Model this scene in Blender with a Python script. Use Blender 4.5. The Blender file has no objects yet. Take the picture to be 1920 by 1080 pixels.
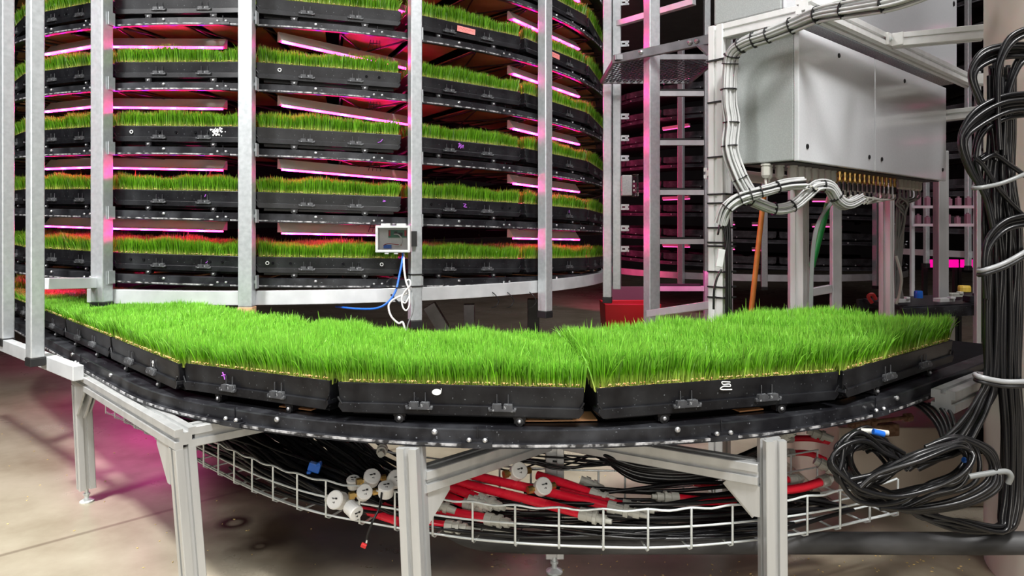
import bpy, math, random
import numpy as np
from mathutils import Vector, Matrix
random.seed(7)
sc = bpy.context.scene
col = sc.collection
PI = math.pi
H, F, VH = 0.85, 1300.0, 430.0          # camera height, focal length in px, horizon row


def P(u, v, Y):                          # pixel + depth -> point
    return Vector(((u - 960) / F * Y, Y, H - (v - VH) / F * Y))


def PZ(u, v, z):                         # pixel on the horizontal plane z
    Y = F * (H - z) / (v - VH)
    return Vector(((u - 960) / F * Y, Y, z))


# ------------------------------------------------------------------ materials
def new_mat(name):
    m = bpy.data.materials.new(name)
    m.use_nodes = True
    nt = m.node_tree
    b = nt.nodes['Principled BSDF']
    return m, nt, b


def noisy(name, c1, c2, scale=20.0, rough=(0.4, 0.55), metal=0.0, bump=0.0, detail=3.0, spec=0.5, lo=0.35, hi=0.65, stretch=None):
    m, nt, b = new_mat(name)
    tc = nt.nodes.new('ShaderNodeTexCoord')
    mp = nt.nodes.new('ShaderNodeMapping')
    nt.links.new(tc.outputs['Object'], mp.inputs['Vector'])
    if stretch:
        mp.inputs['Scale'].default_value = stretch
    n = nt.nodes.new('ShaderNodeTexNoise')
    n.inputs['Scale'].default_value = scale
    n.inputs['Detail'].default_value = detail
    nt.links.new(mp.outputs['Vector'], n.inputs['Vector'])
    r = nt.nodes.new('ShaderNodeValToRGB')
    r.color_ramp.elements[0].position = lo
    r.color_ramp.elements[1].position = hi
    r.color_ramp.elements[0].color = (*c1, 1)
    r.color_ramp.elements[1].color = (*c2, 1)
    nt.links.new(n.outputs['Fac'], r.inputs['Fac'])
    nt.links.new(r.outputs['Color'], b.inputs['Base Color'])
    mr = nt.nodes.new('ShaderNodeMapRange')
    mr.inputs['To Min'].default_value = rough[0]
    mr.inputs['To Max'].default_value = rough[1]
    nt.links.new(n.outputs['Fac'], mr.inputs['Value'])
    nt.links.new(mr.outputs['Result'], b.inputs['Roughness'])
    b.inputs['Metallic'].default_value = metal
    b.inputs['Specular IOR Level'].default_value = spec
    if bump:
        bp = nt.nodes.new('ShaderNodeBump')
        bp.inputs['Strength'].default_value = bump
        bp.inputs['Distance'].default_value = 0.002
        nt.links.new(n.outputs['Fac'], bp.inputs['Height'])
        nt.links.new(bp.outputs['Normal'], b.inputs['Normal'])
    return m


def speckled(name, base, spot, scale=160, thr=0.70, rough=0.35, wear=0.25):
    """dark plastic with small pale scuffs and dust"""
    m, nt, b = new_mat(name)
    tc = nt.nodes.new('ShaderNodeTexCoord')
    n = nt.nodes.new('ShaderNodeTexNoise')
    n.inputs['Scale'].default_value = scale
    n.inputs['Detail'].default_value = 2
    nt.links.new(tc.outputs['Object'], n.inputs['Vector'])
    r = nt.nodes.new('ShaderNodeValToRGB')
    r.color_ramp.elements[0].position = thr
    r.color_ramp.elements[1].position = thr + 0.05
    r.color_ramp.elements[0].color = (0, 0, 0, 1)
    r.color_ramp.elements[1].color = (1, 1, 1, 1)
    nt.links.new(n.outputs['Fac'], r.inputs['Fac'])
    n2 = nt.nodes.new('ShaderNodeTexNoise')
    n2.inputs['Scale'].default_value = 14
    n2.inputs['Detail'].default_value = 5
    nt.links.new(tc.outputs['Object'], n2.inputs['Vector'])
    r2 = nt.nodes.new('ShaderNodeValToRGB')
    r2.color_ramp.elements[0].position = 0.42
    r2.color_ramp.elements[1].position = 0.75
    r2.color_ramp.elements[0].color = (*base, 1)
    r2.color_ramp.elements[1].color = (*[x + (y - x) * wear for x, y in zip(base, spot)], 1)
    nt.links.new(n2.outputs['Fac'], r2.inputs['Fac'])
    mx = nt.nodes.new('ShaderNodeMix')
    mx.data_type = 'RGBA'
    nt.links.new(r.outputs['Color'], mx.inputs['Factor'])
    nt.links.new(r2.outputs['Color'], mx.inputs[6])
    mx.inputs[7].default_value = (*spot, 1)
    nt.links.new(mx.outputs[2], b.inputs['Base Color'])
    b.inputs['Roughness'].default_value = rough
    b.inputs['Specular IOR Level'].default_value = .32
    return m


def plain(name, c, rough=0.5, metal=0.0, emis=0.0, ecol=None, trans=0.0, spec=0.5):
    m, nt, b = new_mat(name)
    n = nt.nodes.new('ShaderNodeTexNoise')
    n.inputs['Scale'].default_value = 60
    mr = nt.nodes.new('ShaderNodeMapRange')
    mr.inputs['To Min'].default_value = max(0.02, rough - 0.06)
    mr.inputs['To Max'].default_value = rough + 0.06
    nt.links.new(n.outputs['Fac'], mr.inputs['Value'])
    nt.links.new(mr.outputs['Result'], b.inputs['Roughness'])
    b.inputs['Base Color'].default_value = (*c, 1)
    b.inputs['Metallic'].default_value = metal
    b.inputs['Specular IOR Level'].default_value = spec
    if emis:
        b.inputs['Emission Color'].default_value = (*(ecol or c), 1)
        b.inputs['Emission Strength'].default_value = emis
    if trans:
        b.inputs['Transmission Weight'].default_value = trans
    return m


def grass_mat(name, base, mid, tip, trans=0.35):
    m, nt, b = new_mat(name)
    a = nt.nodes.new('ShaderNodeAttribute')
    a.attribute_name = 'h'
    a2 = nt.nodes.new('ShaderNodeAttribute')
    a2.attribute_name = 'r'
    r = nt.nodes.new('ShaderNodeValToRGB')
    e = r.color_ramp.elements
    e[0].position = 0.0
    e[0].color = (*base, 1)
    e[1].position = 1.0
    e[1].color = (*tip, 1)
    k = e.new(0.16)
    k.color = (base[0] * .55 + mid[0] * .45, base[1] * .55 + mid[1] * .45, base[2] * .55 + mid[2] * .45, 1)
    k = e.new(0.42)
    k.color = (*mid, 1)
    nt.links.new(a.outputs['Fac'], r.inputs['Fac'])
    hs = nt.nodes.new('ShaderNodeHueSaturation')
    mr = nt.nodes.new('ShaderNodeMapRange')
    mr.inputs['To Min'].default_value = 0.45
    mr.inputs['To Max'].default_value = 1.6
    nt.links.new(a2.outputs['Fac'], mr.inputs['Value'])
    nt.links.new(mr.outputs['Result'], hs.inputs['Value'])
    nt.links.new(r.outputs['Color'], hs.inputs['Color'])
    nt.links.new(hs.outputs['Color'], b.inputs['Base Color'])
    b.inputs['Roughness'].default_value = 0.36
    b.inputs['Specular IOR Level'].default_value = 0.5
    tr = nt.nodes.new('ShaderNodeBsdfTranslucent')
    nt.links.new(hs.outputs['Color'], tr.inputs['Color'])
    mx = nt.nodes.new('ShaderNodeMixShader')
    mx.inputs[0].default_value = trans
    nt.links.new(b.outputs[0], mx.inputs[1])
    nt.links.new(tr.outputs[0], mx.inputs[2])
    nt.links.new(mx.outputs[0], nt.nodes['Material Output'].inputs['Surface'])
    return m


M = {}
M['galv'] = noisy('galvanized_steel', (.47, .50, .52), (.57, .60, .62), 70, (.30, .40), .55, lo=.3, hi=.7)
M['alu'] = noisy('anodised_aluminium', (.52, .53, .53), (.60, .61, .61), 30, (.30, .38), .5, stretch=(1, 1, .1))
M['silver_paint'] = noisy('silver_ring_metal', (.56, .58, .60), (.66, .68, .70), 12, (.35, .5), .35)
M['black'] = speckled('black_tray_plastic', (.005, .005, .0065), (.13, .14, .15), 190, .71, .36, .12)
M['rail'] = speckled('black_rail_plastic', (.008, .008, .010), (.17, .18, .20), 170, .70, .34, .2)
M['scuff'] = noisy('scuffed_lip', (.02, .02, .022), (.42, .42, .43), 55, (.4, .6), 0, lo=.42, hi=.62, stretch=(1, 1, 1))
M['dark'] = plain('dark_rubber', (.008, .008, .009), .5)
M['cable'] = plain('black_cable_jacket', (.006, .006, .007), .30, spec=.45)
M['void'] = plain('matte_black', (.004, .004, .005), .85, spec=.1)
M['bolt'] = plain('bright_bolt', (.60, .61, .63), .3, .8)
M['seed'] = noisy('seed_and_root_mat', (.46, .40, .15), (.60, .24, .08), 200, (.8, .9), 0, lo=.48, hi=.68)
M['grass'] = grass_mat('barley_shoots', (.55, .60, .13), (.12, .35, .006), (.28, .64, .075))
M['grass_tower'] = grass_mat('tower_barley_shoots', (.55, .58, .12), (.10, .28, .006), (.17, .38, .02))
M['tan'] = noisy('tan_drip_panel', (.36, .17, .07), (.46, .24, .11), 9, (.6, .7))
M['wire'] = plain('dark_wire', (.015, .012, .010), .5)
M['cream'] = noisy('cream_light_housing', (.76, .68, .62), (.82, .75, .69), 8, (.4, .5))
M['red'] = noisy('red_hose', (.74, .010, .030), (.82, .016, .045), 12, (.22, .32))
M['white'] = noisy('white_plastic', (.68, .68, .66), (.78, .78, .76), 30, (.3, .4))
M['offwhite'] = plain('white_fitting', (.50, .50, .45), .4)
M['brass'] = plain('brass', (.55, .36, .12), .3, .9)
M['grey_paint'] = noisy('grey_enclosure_paint', (.34, .365, .36), (.37, .395, .39), 260, (.22, .32), 0, bump=.05)
M['light_paint'] = noisy('glossy_light_grey_door', (.66, .68, .705), (.70, .72, .745), 200, (.10, .18), .1, bump=.02)
M['zinc'] = noisy('zinc_wire', (.66, .71, .71), (.76, .80, .80), 60, (.25, .35), .3)
M['greycable'] = noisy('white_cable_jacket', (.44, .45, .45), (.54, .55, .55), 20, (.35, .45))
M['greytube'] = plain('grey_cable', (.20, .21, .21), .4)
M['dimtube'] = plain('dim_grey_strap', (.30, .31, .32), .35)
M['alu_lit'] = noisy('lit_aluminium', (.72, .73, .72), (.80, .81, .80), 30, (.34, .42), .25, stretch=(1, 1, .1))  # same aluminium, stronger light put into a paler base colour
M['far_black_lit'] = speckled('far_tray_plastic_lit', (.030, .030, .034), (.22, .22, .24), 120, .68, .35, .3)  # black tray plastic lightened in colour to stand for light on it
M['blue'] = plain('blue_plastic', (.01, .12, .55), .35)
M['label'] = plain('black_print', (.01, .01, .01), .6)
M['chalk'] = plain('white_mark', (.75, .76, .75), .8)
M['purple'] = plain('purple_marker', (.42, .10, .62), .7)
M['tape'] = noisy('pink_tape', (.75, .22, .20), (.82, .28, .27), 60, (.6, .7))
M['tapeink'] = plain('tape_ink', (.35, .05, .08), .7)
M['pcb'] = plain('green_circuit_board', (.02, .16, .09), .4)
M['wood'] = noisy('raw_wood', (.50, .27, .14), (.66, .40, .24), 30, (.7, .8))
M['orange'] = noisy('orange_handle', (.62, .20, .03), (.72, .28, .05), 20, (.35, .5))
M['green'] = plain('green_sleeve', (.01, .30, .06), .4)
M['rust'] = noisy('rusty_steel', (.14, .07, .035), (.28, .17, .10), 60, (.7, .9))
M['concrete'] = noisy('painted_concrete', (.62, .57, .51), (.70, .65, .585), 6, (.6, .8), 0, bump=.3, detail=8)
M['board'] = noisy('beige_board', (.52, .45, .36), (.60, .53, .44), 5, (.6, .7))
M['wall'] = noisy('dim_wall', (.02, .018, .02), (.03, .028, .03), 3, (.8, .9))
M['ceil'] = noisy('ceiling_paint', (.55, .55, .55), (.62, .62, .62), 3, (.8, .9))
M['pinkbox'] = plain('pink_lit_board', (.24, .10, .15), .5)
M['latch'] = speckled('grey_scuffed_latch', (.035, .036, .04), (.25, .26, .27), 150, .6, .4, .5)
M['dimsteel'] = noisy('dim_steel', (.16, .16, .17), (.22, .22, .23), 20, (.4, .5), .5)
M['yellow'] = plain('yellow_tape', (.75, .52, .08), .5)
M['redpaint'] = plain('red_plastic', (.42, .015, .015), .4)
M['shelf'] = plain('dark_shelf_metal', (.03, .03, .035), .5, .4)


def led_mat():
    m, nt, b = new_mat('led_strip')
    tc = nt.nodes.new('ShaderNodeTexCoord')
    sx = nt.nodes.new('ShaderNodeSeparateXYZ')
    nt.links.new(tc.outputs['Object'], sx.inputs[0])
    mt = nt.nodes.new('ShaderNodeMath')
    mt.operation = 'MULTIPLY'
    mt.inputs[1].default_value = 52
    nt.links.new(sx.outputs['X'], mt.inputs[0])
    sn = nt.nodes.new('ShaderNodeMath')
    sn.operation = 'SINE'
    nt.links.new(mt.outputs[0], sn.inputs[0])
    r = nt.nodes.new('ShaderNodeValToRGB')
    e = r.color_ramp.elements
    e[0].position = .0
    e[0].color = (1, .005, .12, 1)
    e[1].position = .93
    e[1].color = (.25, .012, .8, 1)
    k = e.new(.74)
    k.color = (1, .008, .20, 1)
    nt.links.new(sn.outputs[0], r.inputs['Fac'])
    b.inputs['Base Color'].default_value = (.8, .5, .6, 1)
    nt.links.new(r.outputs['Color'], b.inputs['Emission Color'])
    b.inputs['Emission Strength'].default_value = LED
    return m


LED = 100.0
KEY, FILL1, FILL2, FILL3, EXPO = 41, 112, 42, 36, 0.0
SIDE = 27
LOWF = 9
M['led'] = led_mat()


def clear_mat():
    m, nt, b = new_mat('clear_polycarbonate')
    t = nt.nodes.new('ShaderNodeBsdfTransparent')
    t.inputs['Color'].default_value = (.98, .98, .99, 1)
    g = nt.nodes.new('ShaderNodeBsdfGlossy')
    g.inputs['Roughness'].default_value = .08
    mx = nt.nodes.new('ShaderNodeMixShader')
    fr = nt.nodes.new('ShaderNodeFresnel')
    fr.inputs['IOR'].default_value = 1.5
    ad = nt.nodes.new('ShaderNodeMath')
    ad.inputs[1].default_value = .02
    nt.links.new(fr.outputs[0], ad.inputs[0])
    nt.links.new(ad.outputs[0], mx.inputs[0])
    nt.links.new(t.outputs[0], mx.inputs[1])
    nt.links.new(g.outputs[0], mx.inputs[2])
    nt.links.new(mx.outputs[0], nt.nodes['Material Output'].inputs['Surface'])
    return m


M['clear'] = clear_mat()


def floor_mat():
    m, nt, b = new_mat('stained_concrete_floor')
    L = nt.links.new
    N = nt.nodes.new
    tc = N('ShaderNodeTexCoord')
    n = N('ShaderNodeTexNoise')
    n.inputs['Scale'].default_value = 2.2
    n.inputs['Detail'].default_value = 9
    n.inputs['Roughness'].default_value = .62
    L(tc.outputs['Object'], n.inputs['Vector'])
    r = N('ShaderNodeValToRGB')
    e = r.color_ramp.elements
    e[0].position = .30
    e[0].color = (.19, .158, .108, 1)
    e[1].position = .72
    e[1].color = (.40, .36, .285, 1)
    k = e.new(.5)
    k.color = (.30, .265, .20, 1)
    L(n.outputs['Fac'], r.inputs['Fac'])
    out = r.outputs['Color']
    geo = tc.outputs['Object']

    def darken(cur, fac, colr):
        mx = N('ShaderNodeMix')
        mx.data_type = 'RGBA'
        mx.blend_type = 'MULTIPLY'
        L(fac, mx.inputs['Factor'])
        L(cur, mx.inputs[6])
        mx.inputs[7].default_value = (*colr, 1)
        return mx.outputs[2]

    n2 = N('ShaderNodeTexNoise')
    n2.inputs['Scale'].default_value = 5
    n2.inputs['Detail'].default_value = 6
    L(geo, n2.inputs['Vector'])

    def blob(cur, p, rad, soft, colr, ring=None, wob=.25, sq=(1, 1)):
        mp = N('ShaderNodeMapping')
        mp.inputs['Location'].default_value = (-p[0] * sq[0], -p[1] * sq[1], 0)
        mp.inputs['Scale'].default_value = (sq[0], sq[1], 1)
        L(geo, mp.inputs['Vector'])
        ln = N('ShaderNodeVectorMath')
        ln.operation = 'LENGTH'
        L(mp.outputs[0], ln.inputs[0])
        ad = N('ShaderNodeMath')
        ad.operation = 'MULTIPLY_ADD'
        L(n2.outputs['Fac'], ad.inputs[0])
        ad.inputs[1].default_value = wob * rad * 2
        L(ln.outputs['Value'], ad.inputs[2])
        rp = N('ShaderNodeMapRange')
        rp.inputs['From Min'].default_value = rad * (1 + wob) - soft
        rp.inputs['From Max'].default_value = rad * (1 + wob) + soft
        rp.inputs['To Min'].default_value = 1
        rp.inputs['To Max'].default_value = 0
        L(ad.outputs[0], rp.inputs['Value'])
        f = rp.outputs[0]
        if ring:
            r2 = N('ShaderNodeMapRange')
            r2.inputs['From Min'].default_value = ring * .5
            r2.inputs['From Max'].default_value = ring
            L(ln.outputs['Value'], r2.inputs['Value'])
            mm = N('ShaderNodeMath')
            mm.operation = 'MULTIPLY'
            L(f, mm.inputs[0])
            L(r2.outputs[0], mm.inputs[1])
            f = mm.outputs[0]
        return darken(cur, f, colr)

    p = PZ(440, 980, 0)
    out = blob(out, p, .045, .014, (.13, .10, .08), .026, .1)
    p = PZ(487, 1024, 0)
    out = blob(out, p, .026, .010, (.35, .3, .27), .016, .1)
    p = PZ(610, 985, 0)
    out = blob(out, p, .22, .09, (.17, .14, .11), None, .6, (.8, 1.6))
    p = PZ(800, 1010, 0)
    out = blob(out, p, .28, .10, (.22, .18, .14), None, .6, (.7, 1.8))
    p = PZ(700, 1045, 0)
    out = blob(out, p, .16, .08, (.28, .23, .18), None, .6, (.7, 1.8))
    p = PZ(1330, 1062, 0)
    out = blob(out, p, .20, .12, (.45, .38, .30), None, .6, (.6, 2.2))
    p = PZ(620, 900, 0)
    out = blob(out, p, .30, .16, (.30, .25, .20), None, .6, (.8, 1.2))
    p = PZ(440, 905, 0)
    out = blob(out, p, .16, .1, (.4, .34, .3), None, .5, (1, 1.4))
    # control joint
    a, c = PZ(0, 1042, 0), PZ(600, 880, 0)
    d = (c - a).normalized()
    nx, ny = -d.y, d.x
    dt = N('ShaderNodeVectorMath')
    dt.operation = 'DOT_PRODUCT'
    L(geo, dt.inputs[0])
    dt.inputs[1].default_value = (nx, ny, 0)
    sb = N('ShaderNodeMath')
    sb.operation = 'SUBTRACT'
    L(dt.outputs['Value'], sb.inputs[0])
    sb.inputs[1].default_value = a.x * nx + a.y * ny
    ab = N('ShaderNodeMath')
    ab.operation = 'ABSOLUTE'
    L(sb.outputs[0], ab.inputs[0])
    mr = N('ShaderNodeMapRange')
    mr.inputs['From Min'].default_value = .004
    mr.inputs['From Max'].default_value = .012
    mr.inputs['To Min'].default_value = .7
    mr.inputs['To Max'].default_value = 0
    L(ab.outputs[0], mr.inputs['Value'])
    out = darken(out, mr.outputs[0], (.45, .4, .38))
    L(out, b.inputs['Base Color'])
    mr2 = N('ShaderNodeMapRange')
    mr2.inputs['From Min'].default_value = .3
    mr2.inputs['From Max'].default_value = .7
    mr2.inputs['To Min'].default_value = .42
    mr2.inputs['To Max'].default_value = .22
    L(n.outputs['Fac'], mr2.inputs['Value'])
    L(mr2.outputs[0], b.inputs['Roughness'])
    bp = N('ShaderNodeBump')
    bp.inputs['Strength'].default_value = .08
    bp.inputs['Distance'].default_value = .004
    L(n.outputs['Fac'], bp.inputs['Height'])
    L(bp.outputs[0], b.inputs['Normal'])
    return m


M['floor'] = floor_mat()


# ------------------------------------------------------------------ mesh helpers
def smooth_path(pts, per=6):
    pts = [Vector(p) for p in pts]
    if len(pts) < 3:
        return pts
    out = []
    n = len(pts)
    for i in range(n - 1):
        p0, p1, p2, p3 = pts[max(i - 1, 0)], pts[i], pts[i + 1], pts[min(i + 2, n - 1)]
        for k in range(per):
            t = k / per
            out.append(.5 * ((2 * p1) + (p2 - p0) * t + (2 * p0 - 5 * p1 + 4 * p2 - p3) * t * t + (3 * p1 - p0 - 3 * p2 + p3) * t ** 3))
    out.append(pts[-1])
    return out


class MB:
    def __init__(s):
        s.v, s.f, s.sm = [], [], []

    def add(s, vs, fs, smooth=False):
        o = len(s.v)
        s.v += [tuple(x) for x in vs]
        s.f += [tuple(i + o for i in f) for f in fs]
        s.sm += [smooth] * len(fs)
        return s

    def box(s, c, size, rot=None):
        c = Vector(c)
        hx, hy, hz = size[0] / 2, size[1] / 2, size[2] / 2
        vs = [Vector((x, y, z)) for z in (-hz, hz) for x, y in ((-hx, -hy), (hx, -hy), (hx, hy), (-hx, hy))]
        if rot is not None:
            if not isinstance(rot, Matrix):
                rot = Matrix.Rotation(rot, 3, 'Z')
            vs = [rot @ v for v in vs]
        return s.add([v + c for v in vs], [(3, 2, 1, 0), (4, 5, 6, 7), (0, 1, 5, 4), (1, 2, 6, 5), (2, 3, 7, 6), (3, 0, 4, 7)])

    def bar(s, a, b, w, h, up=(0, 0, 1)):
        a, b = Vector(a), Vector(b)
        return s.prism([(-w / 2, -h / 2), (w / 2, -h / 2), (w / 2, h / 2), (-w / 2, h / 2)], a, b, up)

    def prism(s, prof, a, b, up=(0, 0, 1)):
        a, b = Vector(a), Vector(b)
        d = (b - a).normalized()
        up = Vector(up)
        if abs(d.dot(up)) > .99:
            up = Vector((0, 1, 0))
        x = d.cross(up).normalized()
        y = x.cross(d).normalized()
        n = len(prof)
        vs = [a + x * p[0] + y * p[1] for p in prof] + [b + x * p[0] + y * p[1] for p in prof]
        fs = [(i, (i + 1) % n, n + (i + 1) % n, n + i) for i in range(n)] + [tuple(reversed(range(n))), tuple(range(n, 2 * n))]
        return s.add(vs, fs)

    def tube(s, pts, r, n=8, per=0, cap=True):
        pts = smooth_path(pts, per) if per else [Vector(p) for p in pts]
        if len(pts) < 2:
            return s
        rs = r if isinstance(r, (list, tuple)) else [r] * len(pts)
        t0 = (pts[1] - pts[0]).normalized()
        x = t0.orthogonal().normalized()
        vs = []
        for i, p in enumerate(pts):
            t = (pts[min(i + 1, len(pts) - 1)] - pts[max(i - 1, 0)])
            t = t.normalized() if t.length > 1e-9 else t0
            x = (x - t * x.dot(t))
            x = x.normalized() if x.length > 1e-6 else t.orthogonal().normalized()
            y = t.cross(x)
            for k in range(n):
                a = 2 * PI * k / n
                vs.append(p + (x * math.cos(a) + y * math.sin(a)) * rs[i])
        fs = []
        for i in range(len(pts) - 1):
            for k in range(n):
                fs.append((i * n + k, i * n + (k + 1) % n, (i + 1) * n + (k + 1) % n, (i + 1) * n + k))
        s.add(vs, fs, True)
        if cap:
            s.add(vs[:n], [tuple(reversed(range(n)))])
            s.add(vs[-n:], [tuple(range(n))])
        return s

    def lathe(s, a, b, prof, n=14):
        """prof: (t along a->b in metres, radius)"""
        a, b = Vector(a), Vector(b)
        d = (b - a).normalized()
        x = d.orthogonal().normalized()
        y = d.cross(x)
        vs = []
        for t, r in prof:
            for k in range(n):
                an = 2 * PI * k / n
                vs.append(a + d * t + (x * math.cos(an) + y * math.sin(an)) * r)
        fs = []
        for i in range(len(prof) - 1):
            for k in range(n):
                fs.append((i * n + k, i * n + (k + 1) % n, (i + 1) * n + (k + 1) % n, (i + 1) * n + k))
        s.add(vs, fs, False)
        s.add(vs[:n], [tuple(reversed(range(n)))])
        s.add(vs[-n:], [tuple(range(n))])
        return s

    def sweep(s, prof, frames, closed=True, caps=True):
        """frames: (point, outward normal); prof: (outward, up)"""
        n = len(prof)
        vs = []
        for p, nn in frames:
            for o, z in prof:
                vs.append(Vector((p[0] + nn[0] * o, p[1] + nn[1] * o, p[2] + z)))
        fs = []
        for i in range(len(frames) - 1):
            for k in range(n if closed else n - 1):
                fs.append((i * n + k, i * n + (k + 1) % n, (i + 1) * n + (k + 1) % n, (i + 1) * n + k))
        if caps and closed:
            fs.append(tuple(reversed(range(n))))
            fs.append(tuple(range(len(vs) - n, len(vs))))
        return s.add(vs, fs)

    def build(s, name, mat, parent=None, org=None, bevel=0, smooth_all=False):
        me = bpy.data.meshes.new(name)
        vs = s.v
        if org is not None:
            vs = [(v[0] - org[0], v[1] - org[1], v[2] - org[2]) for v in vs]
        me.from_pydata(vs, [], s.f)
        me.polygons.foreach_set('use_smooth', [True] * len(s.f) if smooth_all else s.sm)
        me.materials.append(mat if not isinstance(mat, str) else M[mat])
        o = bpy.data.objects.new(name, me)
        col.objects.link(o)
        if parent is not None:
            o.parent = parent
        elif org is not None:
            o.location = org
        if bevel:
            md = o.modifiers.new('b', 'BEVEL')
            md.width = bevel
            md.segments = 2
            md.limit_method = 'ANGLE'
            md.angle_limit = .6
        return o


def tag(o, label=None, cat=None, group=None, kind=None):
    if label:
        o['label'] = label
    if cat:
        o['category'] = cat
    if group:
        o['group'] = group
    if kind:
        o['kind'] = kind
    return o


def empty(name, loc, label=None, cat=None, group=None, rz=0):
    o = bpy.data.objects.new(name, None)
    col.objects.link(o)
    o.location = loc
    o.rotation_euler = (0, 0, rz)
    o.empty_display_size = .05
    return tag(o, label, cat, group)


def copy_tree(o, parent=None, skip=()):
    c = o.copy()
    col.objects.link(c)
    c.parent = parent
    for ch in o.children:
        if ch.name.split('.')[0] not in skip:
            copy_tree(ch, c, skip)
    return c


def tslot(hw, hh=None, sw=.0055, sd=.009):
    hh = hh or hw
    c = .0015
    q = []
    q += [(-hw + c, -hh), (-sw, -hh), (-sw, -hh + sd), (sw, -hh + sd), (sw, -hh), (hw - c, -hh)]
    q += [(hw, -hh + c), (hw, -sw), (hw - sd, -sw), (hw - sd, sw), (hw, sw), (hw, hh - c)]
    q += [(hw - c, hh), (sw, hh), (sw, hh - sd), (-sw, hh - sd), (-sw, hh), (-hw + c, hh)]
    q += [(-hw, hh - c), (-hw, sw), (-hw + sd, sw), (-hw + sd, -sw), (-hw, -sw), (-hw, -hh + c)]
    return q


# ------------------------------------------------------------------ layout
C1, R1 = Vector((-1.107, 4.341)), 1.678            # spiral tower
C2, R2 = Vector((.045, 2.875)), 1.485              # front curve of the conveyor
PITCH = .25
Z0 = .415                                          # underside of the flat conveyor's rail
dv = C2 - C1
AF = math.atan2(dv.y, dv.x) - math.acos((R1 - R2) / dv.length)   # leaving angle (rad)
AF_deg = math.degrees(AF) % 360
Nf = Vector((math.cos(AF), math.sin(AF)))
T1, T2 = C1 + Nf * R1, C2 + Nf * R2
AE = math.radians(310)
NE = Vector((math.cos(AE), math.sin(AE)))
TE = C2 + NE * R2
DE = Vector((-math.sin(AE), math.cos(AE)))


def theta_u(u, R, C=C1):
    """angle (deg) where the view ray of column u first meets the circle"""
    d = Vector(((u - 960) / F, 1)).normalized()
    b = d.dot(C)
    q = b * b - (C.length_squared - R * R)
    t = b - math.sqrt(max(q, 0))
    p = d * t
    return math.degrees(math.atan2(p.y - C.y, p.x - C.x)) % 360


def helix_z(a_deg, k):
    return Z0 + PITCH * ((AF_deg - a_deg) / 360 + k)


def helix_pt(a_deg, k, R=R1):
    a = math.radians(a_deg)
    return Vector((C1.x + R * math.cos(a), C1.y + R * math.sin(a), helix_z(a_deg, k))), Vector((math.cos(a), math.sin(a), 0))


def front_frames(off=0.0, a1=310.0, s_end=1.0, s0=0.0, step=3.0):
    """frames of the flat conveyor: straight, curve, straight"""
    fr = []
    for i in range(9):
        t = s0 + (1 - s0) * i / 8
        p = T1.lerp(T2, t)
        fr.append((Vector((*(p + Nf * off), Z0)), Vector((*Nf, 0))))
    a = AF_deg
    n = int((a1 - a) / step)
    for i in range(1, n + 1):
        an = math.radians(a + (a1 - a) * i / n)
        nn = Vector((math.cos(an), math.sin(an)))
        fr.append((Vector((*(C2 + nn * (R2 + off)), Z0)), Vector((*nn, 0))))
    if s_end > 0:
        for i in range(1, 6):
            p = TE + DE * s_end * i / 5
            fr.append((Vector((*(p + NE * off), Z0)), Vector((*NE, 0))))
    return fr

# ------------------------------------------------------------------ grass + trays
TL0, TL1, TD = .556, .395, .43            # tray: outer length, inner length, depth


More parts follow.
